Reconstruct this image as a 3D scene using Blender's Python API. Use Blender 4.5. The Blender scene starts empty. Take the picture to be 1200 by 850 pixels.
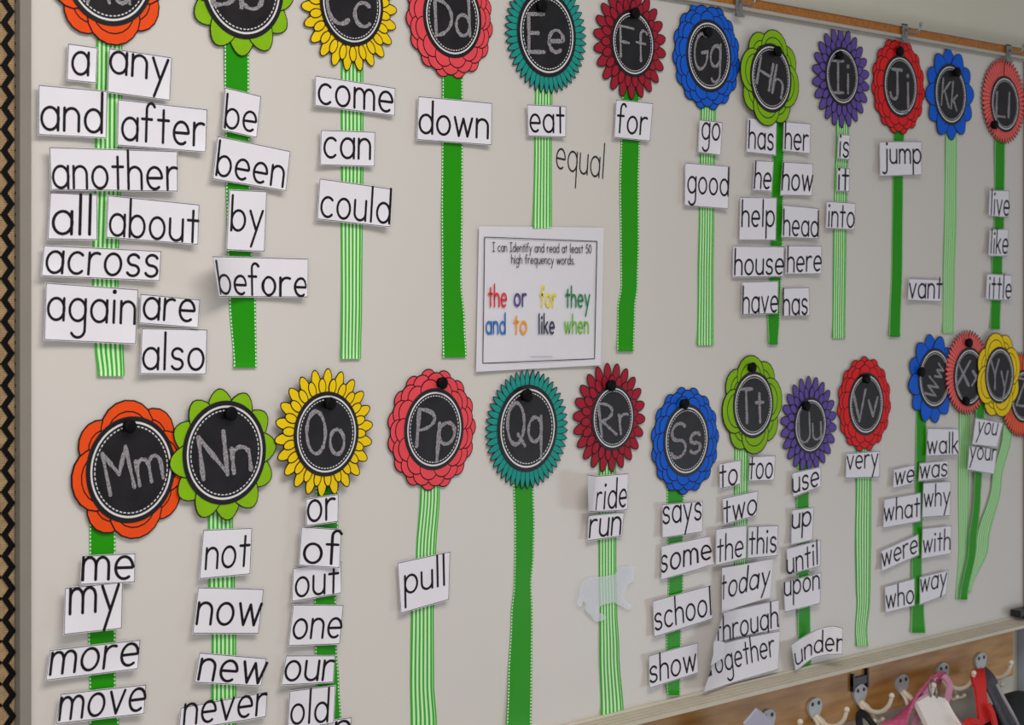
import bpy, math, random
from math import sin, cos, pi, radians
from mathutils import Vector

random.seed(7)
S = bpy.context.scene
COL = S.collection

# ------------------------------------------------------------------ camera
F_PX = 2240.0                       # focal length for the 1200 px wide frame
VPX, HOR = 600.0, 344.0             # principal column, horizon row
PHI = radians(45.95)                # the wall recedes to the right
CAM = Vector((-2.04, -1.97, 1.61))
SP, CP = sin(PHI), cos(PHI)
cd = bpy.data.cameras.new('camera')
cam = bpy.data.objects.new('camera', cd)
COL.objects.link(cam)
cam.location = CAM
cam.rotation_euler = (pi / 2, 0, -PHI)
cd.sensor_width = 36.0
cd.lens = 36.0 * F_PX / 1200.0
cd.shift_y = -(425.0 - HOR) / 1200.0
cd.clip_start = 0.02
cd.dof.use_dof = True
cd.dof.focus_distance = 2.75
cd.dof.aperture_fstop = 11.0
S.camera = cam

# ------------------------------------------------------------------ light
w = bpy.data.worlds.new('world'); S.world = w
w.use_nodes = True
bg = w.node_tree.nodes['Background']
bg.inputs[0].default_value = (0.93, 0.97, 1.0, 1)
bg.inputs[1].default_value = 0.285


def area(name, loc, rot, sx, sy, power, color):
    l = bpy.data.lights.new(name, 'AREA')
    l.shape = 'RECTANGLE'; l.size = sx; l.size_y = sy
    l.energy = power; l.color = color
    o = bpy.data.objects.new(name, l); COL.objects.link(o)
    o.location = loc; o.rotation_euler = rot
    return o


area('ceiling_lamp_near', (-0.85, -1.35, 2.7), (0, 0, 0), 1.8, 0.9, 37.5, (1.0, 0.955, 0.89))
area('ceiling_lamp_far', (2.4, -1.8, 2.85), (0, 0, 0), 1.8, 0.9, 1.5, (1.0, 0.97, 0.93))
area('side_fill_left', (-3.0, -2.6, 1.3), (radians(86), 0, radians(-48)), 1.6, 1.4, 34, (0.98, 0.98, 1.0))  # added fill from the left to lift the near board, no known window
area('low_fill_right', (2.6, -1.9, 0.6), (radians(98), 0, radians(25)), 1.2, 0.7, 11, (0.80, 0.88, 1.0))  # cool low fill, added to brighten the board's lower right end

S.view_settings.view_transform = 'Standard'
S.view_settings.look = 'None'
S.view_settings.exposure = 0.0
S.view_settings.gamma = 1.0
S.view_settings.use_curve_mapping = False


def at(px, py, h=0.0):
    """point on the plane h metres in front of the board's face"""
    a = (px - VPX) / F_PX
    d = Vector((SP + CP * a, CP - SP * a, (HOR - py) / F_PX))
    t = (-h - CAM.y) / d.y
    return CAM + d * t


# ------------------------------------------------------------------ materials
def lin(c):
    return tuple(((v / 255.0) / 12.92 if v / 255.0 <= 0.04045 else ((v / 255.0 + 0.055) / 1.055) ** 2.4) for v in c) + (1.0,)


MATS = {}


def mat(name, rgb, rough=0.6, metal=0.0, spec=0.5, noise=0.0, nscale=60.0, bump=0.0, bscale=300.0, coat=0.0):
    m = bpy.data.materials.new(name); m.use_nodes = True
    n, l = m.node_tree.nodes, m.node_tree.links
    b = n['Principled BSDF']
    c = lin(rgb)
    b.inputs['Base Color'].default_value = c
    b.inputs['Roughness'].default_value = rough
    b.inputs['Metallic'].default_value = metal
    b.inputs['Specular IOR Level'].default_value = spec
    b.inputs['Coat Weight'].default_value = coat
    tc = n.new('ShaderNodeTexCoord')
    if noise:
        t = n.new('ShaderNodeTexNoise'); t.inputs['Scale'].default_value = nscale
        t.inputs['Detail'].default_value = 4
        l.new(tc.outputs['Object'], t.inputs['Vector'])
        r = n.new('ShaderNodeValToRGB')
        r.color_ramp.elements[0].position = 0.3; r.color_ramp.elements[1].position = 0.7
        r.color_ramp.elements[0].color = tuple(v * (1 - noise) for v in c[:3]) + (1,)
        r.color_ramp.elements[1].color = tuple(min(1, v * (1 + noise)) for v in c[:3]) + (1,)
        l.new(t.outputs['Fac'], r.inputs['Fac']); l.new(r.outputs['Color'], b.inputs['Base Color'])
    if bump:
        t2 = n.new('ShaderNodeTexNoise'); t2.inputs['Scale'].default_value = bscale
        l.new(tc.outputs['Object'], t2.inputs['Vector'])
        bp = n.new('ShaderNodeBump'); bp.inputs['Strength'].default_value = bump; bp.inputs['Distance'].default_value = 0.001
        l.new(t2.outputs['Fac'], bp.inputs['Height']); l.new(bp.outputs['Normal'], b.inputs['Normal'])
    MATS[name] = m
    return m


mat('board_enamel', (206, 200, 194), 0.38, noise=0.015, nscale=3)
mat('wall_paint', (206, 200, 184), 0.8, noise=0.02, nscale=6, bump=0.15)
mat('jamb_paint', (150, 156, 170), 0.7, noise=0.03, nscale=8)
mat('floor_tile', (150, 140, 125), 0.5, noise=0.06, nscale=10)
mat('aluminium', (176, 171, 162), 0.42, metal=0.0, noise=0.04, nscale=25)
mat('frame_metal', (130, 124, 116), 0.6, spec=0.3, noise=0.03, nscale=20)
mat('dark_gap', (30, 29, 30), 0.7, noise=0.05)
mat('tray_metal', (200, 191, 174), 0.55, spec=0.3, noise=0.04, nscale=30)
mat('poster_paper', (216, 213, 220), 0.4, noise=0.012, nscale=40, bump=0.05, bscale=40)
mat('card_paper', (225, 221, 229), 0.5, noise=0.012, nscale=40, bump=0.06, bscale=60)
mat('card_line', (44, 42, 48), 0.6, noise=0.05)
mat('ink', (24, 15, 20), 0.6, spec=0.2, noise=0.1, nscale=200)
mat('marker_ink', (28, 28, 32), 0.5, noise=0.1, nscale=200)
mat('petal_line', (26, 14, 14), 0.6, spec=0.2, noise=0.05)
mat('chalk_black', (26, 23, 26), 0.42, spec=0.3, noise=0.4, nscale=34)
mat('print_white', (214, 212, 214), 0.5, noise=0.03)
mat('magnet_black', (8, 8, 9), 0.6, spec=0.12, noise=0.05)
mat('steel', (150, 152, 150), 0.35, metal=0.75, noise=0.05)
mat('zinc', (176, 180, 182), 0.45, metal=0.0, noise=0.06)
mat('cream_enamel', (216, 206, 186), 0.35, noise=0.04)
mat('screw_dark', (60, 66, 80), 0.4, metal=0.6, noise=0.05)
mat('black_plastic', (18, 17, 19), 0.4, noise=0.05)
mat('pink_fabric', (196, 84, 124), 0.8, noise=0.18, nscale=90, bump=0.3, bscale=500)
mat('pale_pink', (214, 150, 178), 0.75, noise=0.1, nscale=90)
mat('red_fabric', (206, 28, 26), 0.75, noise=0.1, nscale=90, bump=0.3, bscale=500)
mat('black_fabric', (13, 12, 14), 0.8, noise=0.15, nscale=90, bump=0.3, bscale=500)
mat('grey_fabric', (72, 72, 82), 0.8, noise=0.1, nscale=90, bump=0.3, bscale=500)
mat('grey_piping', (158, 154, 158), 0.6, noise=0.05)
mat('white_gloss', (236, 226, 220), 0.18, noise=0.02)
mat('lavender_paper', (172, 168, 186), 0.6, noise=0.03)
PETAL = {}
for k, c in dict(orange=(228, 74, 14), lime=(128, 178, 8), yellow=(232, 196, 0), coral=(226, 72, 82), teal=(26, 142, 132),
                 crimson=(156, 26, 46), blue=(8, 90, 204), purple=(94, 74, 150), red=(218, 30, 32), salmon=(232, 98, 92),
                 vermilion=(232, 92, 60)).items():
    PETAL[k] = mat('paper_' + k, c, 0.6, spec=0.2, noise=0.06, nscale=30)
for k, c in dict(p_red=(214, 48, 52), p_purple=(84, 58, 130), p_yellow=(232, 210, 30), p_green=(34, 128, 74), p_blue=(38, 108, 184),
                 p_orange=(232, 154, 44), p_navy=(44, 48, 74), p_lime=(112, 184, 50)).items():
    mat(k, c, 0.5, noise=0.04)


def wood(name, c1, c2, sc, axis_scale):
    m = bpy.data.materials.new(name); m.use_nodes = True
    n, l = m.node_tree.nodes, m.node_tree.links
    b = n['Principled BSDF']; b.inputs['Roughness'].default_value = 0.45
    tc = n.new('ShaderNodeTexCoord'); mp = n.new('ShaderNodeMapping'); mp.inputs['Scale'].default_value = axis_scale
    t = n.new('ShaderNodeTexNoise'); t.inputs['Scale'].default_value = sc; t.inputs['Detail'].default_value = 6
    r = n.new('ShaderNodeValToRGB')
    r.color_ramp.elements[0].position = 0.32; r.color_ramp.elements[1].position = 0.68
    r.color_ramp.elements[0].color = lin(c1); r.color_ramp.elements[1].color = lin(c2)
    l.new(tc.outputs['Object'], mp.inputs['Vector']); l.new(mp.outputs['Vector'], t.inputs['Vector'])
    l.new(t.outputs['Fac'], r.inputs['Fac']); l.new(r.outputs['Color'], b.inputs['Base Color'])
    MATS[name] = m


wood('rack_wood', (158, 108, 46), (190, 142, 78), 9, (1.0, 6, 7))
wood('cork', (150, 88, 20), (178, 112, 34), 160, (1, 1, 1))


def chalk():
    m = bpy.data.materials.new('chalk_dust'); m.use_nodes = True
    n, l = m.node_tree.nodes, m.node_tree.links
    b = n['Principled BSDF']; b.inputs['Roughness'].default_value = 0.9
    tc = n.new('ShaderNodeTexCoord')
    t = n.new('ShaderNodeTexNoise'); t.inputs['Scale'].default_value = 420; t.inputs['Detail'].default_value = 5
    r = n.new('ShaderNodeValToRGB')
    r.color_ramp.elements[0].position = 0.3; r.color_ramp.elements[1].position = 0.68
    r.color_ramp.elements[0].color = lin((70, 66, 72)); r.color_ramp.elements[1].color = lin((172, 167, 172))
    l.new(tc.outputs['Object'], t.inputs['Vector']); l.new(t.outputs['Fac'], r.inputs['Fac']); l.new(r.outputs['Color'], b.inputs['Base Color'])
    MATS['chalk_dust'] = m


chalk()


def burlap():
    m = bpy.data.materials.new('burlap'); m.use_nodes = True
    n, l = m.node_tree.nodes, m.node_tree.links
    b = n['Principled BSDF']; b.inputs['Roughness'].default_value = 0.9
    tc = n.new('ShaderNodeTexCoord')
    outs = []
    for d in ('X', 'Z'):
        wv = n.new('ShaderNodeTexWave'); wv.bands_direction = d; wv.inputs['Scale'].default_value = 150
        wv.inputs['Distortion'].default_value = 1.2; wv.inputs['Detail'].default_value = 1
        l.new(tc.outputs['Object'], wv.inputs['Vector']); outs.append(wv)
    mu = n.new('ShaderNodeMath'); mu.operation = 'ADD'
    l.new(outs[0].outputs['Fac'], mu.inputs[0]); l.new(outs[1].outputs['Fac'], mu.inputs[1])
    no = n.new('ShaderNodeTexNoise'); no.inputs['Scale'].default_value = 120
    l.new(tc.outputs['Object'], no.inputs['Vector'])
    ad = n.new('ShaderNodeMath'); ad.operation = 'MULTIPLY_ADD'; ad.inputs[1].default_value = 0.5
    l.new(mu.outputs[0], ad.inputs[0]); 
    m2 = n.new('ShaderNodeMath'); m2.operation = 'MULTIPLY_ADD'; m2.inputs[1].default_value = 0.5; m2.inputs[2].default_value = -0.25
    l.new(no.outputs['Fac'], m2.inputs[0]); l.new(m2.outputs[0], ad.inputs[2])
    r = n.new('ShaderNodeValToRGB')
    r.color_ramp.elements[0].position = 0.12; r.color_ramp.elements[1].position = 0.85
    r.color_ramp.elements[0].color = lin((62, 44, 26)); r.color_ramp.elements[1].color = lin((190, 158, 114))
    l.new(ad.outputs[0], r.inputs['Fac']); l.new(r.outputs['Color'], b.inputs['Base Color'])
    MATS['burlap'] = m


burlap()


def ribbon_mat(name, kind, green, light):
    """kind 'stitched': green with dashed white edge stitches; 'striped': lengthwise stripes. UV.x across, UV.y metres along."""
    m = bpy.data.materials.new(name); m.use_nodes = True
    n, l = m.node_tree.nodes, m.node_tree.links
    b = n['Principled BSDF']; b.inputs['Roughness'].default_value = 0.42
    b.inputs['Specular IOR Level'].default_value = 0.22
    uv = n.new('ShaderNodeUVMap'); sep = n.new('ShaderNodeSeparateXYZ')
    l.new(uv.outputs['UV'], sep.inputs[0])

    def math_(op, a, bval=None, c=None):
        x = n.new('ShaderNodeMath'); x.operation = op
        for i, v in enumerate((a, bval, c)):
            if v is None: continue
            if hasattr(v, 'default_value') or hasattr(v, 'is_output'): l.new(v, x.inputs[i])
            else: x.inputs[i].default_value = v
        return x.outputs[0]
    u, v = sep.outputs[0], sep.outputs[1]
    if kind == 'striped':
        fac = math_('GREATER_THAN', math_('FRACT', math_('MULTIPLY_ADD', u, 6.0, 0.0)), 0.52)
        edge = math_('LESS_THAN', math_('ABSOLUTE', math_('SUBTRACT', u, 0.5)), 0.44)
        fac = math_('MULTIPLY', fac, edge)
    else:
        dist = math_('ABSOLUTE', math_('SUBTRACT', math_('ABSOLUTE', math_('SUBTRACT', u, 0.5)), 0.462))
        near = math_('LESS_THAN', dist, 0.024)
        dash = math_('GREATER_THAN', math_('FRACT', math_('MULTIPLY', v, 210.0)), 0.45)
        fac = math_('MULTIPLY', near, dash)
    mx = n.new('ShaderNodeMix'); mx.data_type = 'RGBA'
    l.new(fac, mx.inputs[0])
    mx.inputs[6].default_value = lin(green); mx.inputs[7].default_value = lin(light)
    l.new(mx.outputs[2], b.inputs['Base Color'])
    MATS[name] = m


ribbon_mat('ribbon_stitched', 'stitched', (34, 144, 0), (214, 236, 208))
ribbon_mat('ribbon_striped', 'striped', (54, 166, 44), (206, 238, 190))
ribbon_mat('ribbon_pale', 'striped', (112, 186, 100), (190, 226, 176))


def plastic():
    m = bpy.data.materials.new('clear_plastic'); m.use_nodes = True
    n, l = m.node_tree.nodes, m.node_tree.links
    b = n['Principled BSDF']; b.inputs['Base Color'].default_value = lin((250, 249, 254)); b.inputs['Roughness'].default_value = 0.3
    tr = n.new('ShaderNodeBsdfTransparent'); tr.inputs[0].default_value = (0.93, 0.95, 0.97, 1)
    mx = n.new('ShaderNodeMixShader'); mx.inputs[0].default_value = 0.32
    no = n.new('ShaderNodeTexNoise'); no.inputs['Scale'].default_value = 40
    mr = n.new('ShaderNodeMapRange'); mr.inputs[3].default_value = 0.22; mr.inputs[4].default_value = 0.32
    l.new(no.outputs['Fac'], mr.inputs[0]); l.new(mr.outputs[0], mx.inputs[0])
    l.new(tr.outputs[0], mx.inputs[1]); l.new(b.outputs[0], mx.inputs[2])
    l.new(mx.outputs[0], n['Material Output'].inputs[0])
    MATS['clear_plastic'] = m


plastic()


# ------------------------------------------------------------------ mesh helpers
class MB:
    def __init__(self):
        self.v, self.f, self.m, self.uv = [], [], [], {}

    def add(self, verts, faces, mi=0):
        o = len(self.v)
        self.v += [Vector(p) for p in verts]
        self.f += [tuple(i + o for i in f) for f in faces]
        self.m += [mi] * len(faces)
        return o

    def box(self, lo, hi, mi=0):
        x0, y0, z0 = lo; x1, y1, z1 = hi
        self.add([(x0, y0, z0), (x1, y0, z0), (x1, y1, z0), (x0, y1, z0), (x0, y0, z1), (x1, y0, z1), (x1, y1, z1), (x0, y1, z1)],
                 [(0, 3, 2, 1), (4, 5, 6, 7), (0, 1, 5, 4), (1, 2, 6, 5), (2, 3, 7, 6), (3, 0, 4, 7)], mi)

    def prism(self, front, back, mi=0, side=None):
        """front / back: matching rings of points (counter-clockwise seen from the front)"""
        n = len(front)
        side = mi if side is None else side
        self.add(front, [tuple(range(n))], mi)
        o = self.add(list(front) + list(back), [(i, i + n, (i + 1) % n + n, (i + 1) % n) for i in range(n)], side)
        self.add(back, [tuple(reversed(range(n)))], side)

    def tube(self, pts, r, seg=10, mi=0, closed=False):
        pts = [Vector(p) for p in pts]
        rr = r if isinstance(r, (list, tuple)) else [r] * len(pts)
        rings = []
        up = Vector((0.31, 0.2, 0.93))
        for i, p in enumerate(pts):
            a = pts[max(i - 1, 0)]; b = pts[min(i + 1, len(pts) - 1)]
            t = (b - a).normalized()
            x = t.cross(up)
            if x.length < 1e-4: x = t.cross(Vector((1, 0, 0)))
            x.normalize(); y = x.cross(t).normalized()
            up = y
            rings.append([p + (x * cos(2 * pi * k / seg) + y * sin(2 * pi * k / seg)) * rr[i] for k in range(seg)])
        v = [q for rg in rings for q in rg]; f = []
        for i in range(len(pts) - 1):
            for k in range(seg):
                f.append((i * seg + k, i * seg + (k + 1) % seg, (i + 1) * seg + (k + 1) % seg, (i + 1) * seg + k))
        f.append(tuple(reversed(range(seg)))); f.append(tuple(range((len(pts) - 1) * seg, len(pts) * seg)))
        self.add(v, f, mi)

    def ball(self, c, r, mi=0, n=10, k=7):
        c = Vector(c); v = [c + Vector((0, 0, r))]; f = []
        for i in range(1, k):
            th = pi * i / k
            for j in range(n):
                a = 2 * pi * j / n
                v.append(c + Vector((sin(th) * cos(a), sin(th) * sin(a), cos(th))) * r)
        v.append(c - Vector((0, 0, r)))
        for j in range(n):
            f.append((0, 1 + j, 1 + (j + 1) % n))
            f.append((len(v) - 1, 1 + (k - 2) * n + (j + 1) % n, 1 + (k - 2) * n + j))
        for i in range(k - 2):
            for j in range(n):
                a, b = 1 + i * n + j, 1 + i * n + (j + 1) % n
                f.append((a, a + n, b + n, b))
        self.add(v, f, mi)

    def lathe(self, c, prof, seg=28, mi=0):
        """profile of (radius, distance in front of c) turned about the wall normal (-Y)"""
        c = Vector(c); v = []; f = []
        for r, h in prof:
            for j in range(seg):
                a = 2 * pi * j / seg
                v.append(c + Vector((r * cos(a), -h, r * sin(a))))
        for i in range(len(prof) - 1):
            for j in range(seg):
                a, b = i * seg + j, i * seg + (j + 1) % seg
                f.append((a, b, b + seg, a + seg))
        f.append(tuple(range((len(prof) - 1) * seg, len(prof) * seg))); f.append(tuple(reversed(range(seg))))
        self.add(v, f, mi)

    def build(self, name, mats, parent=None, origin=None, smooth=False, fix=False):
        if isinstance(mats, str): mats = [mats]
        me = bpy.data.meshes.new(name)
        base = world_loc(parent) if parent else Vector((0, 0, 0))
        if origin is None:
            n = max(1, len(self.v)); s = Vector((0, 0, 0))
            for p in self.v: s += p
            origin = s / n
        origin = Vector(origin)
        me.from_pydata([tuple(p - origin) for p in self.v], [], self.f)
        for k in mats: me.materials.append(MATS[k] if isinstance(k, str) else k)
        me.polygons.foreach_set('material_index', self.m)
        if smooth: me.polygons.foreach_set('use_smooth', [True] * len(self.f))
        if self.uv:
            ul = me.uv_layers.new(name='UVMap')
            for lp in me.loops:
                ul.data[lp.index].uv = self.uv.get(lp.vertex_index, (0, 0))
        me.update()
        if fix:
            import bmesh
            bm = bmesh.new(); bm.from_mesh(me); bmesh.ops.remove_doubles(bm, verts=bm.verts, dist=1e-6)
            bmesh.ops.recalc_face_normals(bm, faces=bm.faces); bm.to_mesh(me); bm.free()
        o = bpy.data.objects.new(name, me); COL.objects.link(o)
        if parent: o.parent = parent
        o.location = origin - base
        return o


def world_loc(o):
    p = Vector((0, 0, 0))
    while o is not None:
        p += Vector(o.location); o = o.parent
    return p


def empty(name, loc):
    o = bpy.data.objects.new(name, None); COL.objects.link(o)
    o.empty_display_size = 0.02; o.location = loc
    return o


def tag(o, label, cat, group=None, kind=None):
    if label: o['label'] = label
    if cat: o['category'] = cat
    if group: o['group'] = group
    if kind: o['kind'] = kind
    return o


# ------------------------------------------------------------------ setting
WY = 0.022            # backs of the boards
WF = 0.0236            # the wall's face lies behind the board's face
m = MB(); m.box((-2.2, WF, 0), (4.6, WF + 0.12, 3.0)); tag(m.build('wall_front', 'wall_paint'), 'painted wall carrying the whiteboard', 'wall', kind='structure')
m = MB(); m.box((-4.2, -4.2, -0.1), (4.6, WY + 0.12, 0)); tag(m.build('floor', 'floor_tile'), 'classroom floor', 'floor', kind='structure')

# whiteboard ------------------------------------------------------
ZB = at(1030, 760).z                      # lower edge of the writing surface
ZR = at(1040, 41.3, 0.012).z              # lower edge of the map rail
ZRT = at(1040, 26.7, 0.012).z
XL = at(38.5, 400, 0.010).x
XF = at(23.5, 400, 0.010).x
XR = at(1199.0, 640).x
wb = empty('whiteboard', (0.3, 0, ZB))
tag(wb, 'large grey-white whiteboard with cork-filled map rail and ridged marker tray', 'whiteboard')
m = MB(); m.box((XL - 0.004, 0, ZB - 0.02), (XR, WY, ZR + 0.01)); m.build('writing_surface', 'board_enamel', wb)
m = MB()
m.box((XF, -0.010, ZB - 0.02), (XL - 0.003, WY, ZR - 0.002)); m.box((XL - 0.003, -0.0065, ZB - 0.02), (XL, WY, ZR - 0.002))
m.build('side_frame', 'frame_metal', wb)
m = MB(); m.box((XR, -0.010, ZB - 0.005), (XR + 0.016, WY, ZR)); m.build('side_frame', 'frame_metal', wb)
# map rail: thin top lip, cork inset, aluminium lower lip
m = MB()
hh = ZRT - ZR
m.box((XL, -0.012, ZR), (XR + 0.9, WY, ZR + hh * 0.25)); m.box((XL, -0.004, ZR - 0.004), (XR + 0.9, WY, ZR))
m.box((XL, -0.013, ZR + hh * 0.93), (XR + 0.9, WY, ZR + hh * 1.08))
rail = m.build('map_rail', 'aluminium', wb)
m = MB(); m.box((XL, -0.010, ZR + hh * 0.25), (XR + 0.9, WY - 0.002, ZR + hh * 0.93)); m.build('cork_strip', 'cork', rail)
# marker tray: ledge and ridged front
TD = 0.045
zb = at(1030, 779, TD).z
prof = [(0.0, ZB), (-TD + 0.010, ZB - 0.004)]
N = 4
z0 = ZB - 0.002
prof = [(0.0, ZB), (-0.006, ZB)]
for i in range(N):
    ya = -0.006 - (TD - 0.010) * i / N; yb = -0.006 - (TD - 0.010) * (i + 1) / N
    za = z0 + (zb + 0.006 - z0) * (i + 0.15) / N; zc = z0 + (zb + 0.006 - z0) * (i + 1.0) / N
    prof += [(ya - 0.002, za), (yb + 0.0015, zc + 0.0014), (yb + 0.0022, zc - 0.0004)]
prof += [(-TD, zb + 0.006), (-TD, zb), (-TD + 0.004, zb - 0.001), (0.004, zb + 0.004), (0.004, ZB)]
XT0, XT1 = XL, at(1215, 730, TD).x
m = MB(); n = len(prof)
v = [(XT0, y, z) for y, z in prof] + [(XT1, y, z) for y, z in prof]
m.add(v, [(i, (i + 1) % n, (i + 1) % n + n, i + n) for i in range(n)] + [tuple(range(n)), tuple(reversed(range(n, 2 * n)))])
m.build('marker_tray', 'tray_metal', wb, fix=True)

# bluish door jamb past the board's right end
m = MB(); m.box((XR + 0.018, -0.006, 0), (XR + 0.5, WY, ZB + 1.0))
m.box((XR + 0.022, -0.016, ZB + 0.02), (XR + 0.034, -0.006, ZB + 0.9))
tag(m.build('trim_1', 'jamb_paint'), 'blue-grey painted panel past the right end of the whiteboard', 'trim', kind='structure')
p = at(1197, 718, 0.02)
m = MB(); m.box((p.x - 0.02, -0.030, p.z - 0.006), (p.x + 0.05, -0.0065, p.z + 0.007)); m.box((p.x - 0.006, -0.036, p.z - 0.010), (p.x + 0.012, -0.0065, p.z - 0.006))
tag(m.build('door_stop', 'black_plastic'), 'small black catch at the far right end of the marker tray', 'catch')

# bulletin board with burlap border ---------------------------------
bb = empty('bulletin_board', at(5, 850, 0.0))
tag(bb, 'burlap covered bulletin board with black zigzag border, left edge of photo', 'bulletin board')
m = MB(); m.box((XF - 0.5, 0.0, ZB - 0.10), (XF - 0.001, WY, ZRT + 0.12)); m.build('burlap_panel', 'burlap', bb)
m = MB(); yz = -25.0; pts = []
k = 0; y = 13.7 - 25.03 * 9
while y < 1000:
    dr = 0.0 if y < 500 else (y - 500) / 350 * 2.0
    pts.append((13.6 + dr, y)); pts.append((5.0 + dr, y + 12.5)); y += 25.03
for (xa, ya), (xb, yb) in zip(pts[:-1], pts[1:]):
    fr = [at(xa - 3.8, ya, 0.0016), at(xb - 3.8, yb, 0.0016), at(xb + 3.8, yb, 0.0016), at(xa + 3.8, ya, 0.0016)]
    bk = [Vector((q.x, 0.0002 * -1, q.z)) for q in fr]
    m.prism(fr, bk)
m.build('zigzag_trim', 'magnet_black', bb, fix=True)
m = MB()
for i, (xa, ya) in enumerate(pts):
    if i % 2: 
        for xx in (19.2, -1.5):
            c = at(xx + (xa - 5.0), ya, 0)
            m.lathe((c.x, -0.0001, c.z), [(0.0024, 0), (0.0020, 0.0008)], 8)
m.build('dotted_print', 'magnet_black', bb, fix=True)

# ------------------------------------------------------------------ stroke font (x-height = 1)
def arc(cx, cy, rx, ry, a0, a1, n=14):
    return [(cx + rx * cos(radians(a0 + (a1 - a0) * i / n)), cy + ry * sin(radians(a0 + (a1 - a0) * i / n))) for i in range(n + 1)]


def seg(*p):
    """straight polyline, one stroke per piece, finely divided so it can bend with the paper"""
    out = []
    for a, b in zip(p[:-1], p[1:]):
        k = 6
        out.append([(a[0] + (b[0] - a[0]) * i / k, a[1] + (b[1] - a[1]) * i / k) for i in range(k + 1)])
    return out


def cat(*ps):
    r = []
    for q in ps: r += q
    return [r]


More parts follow.
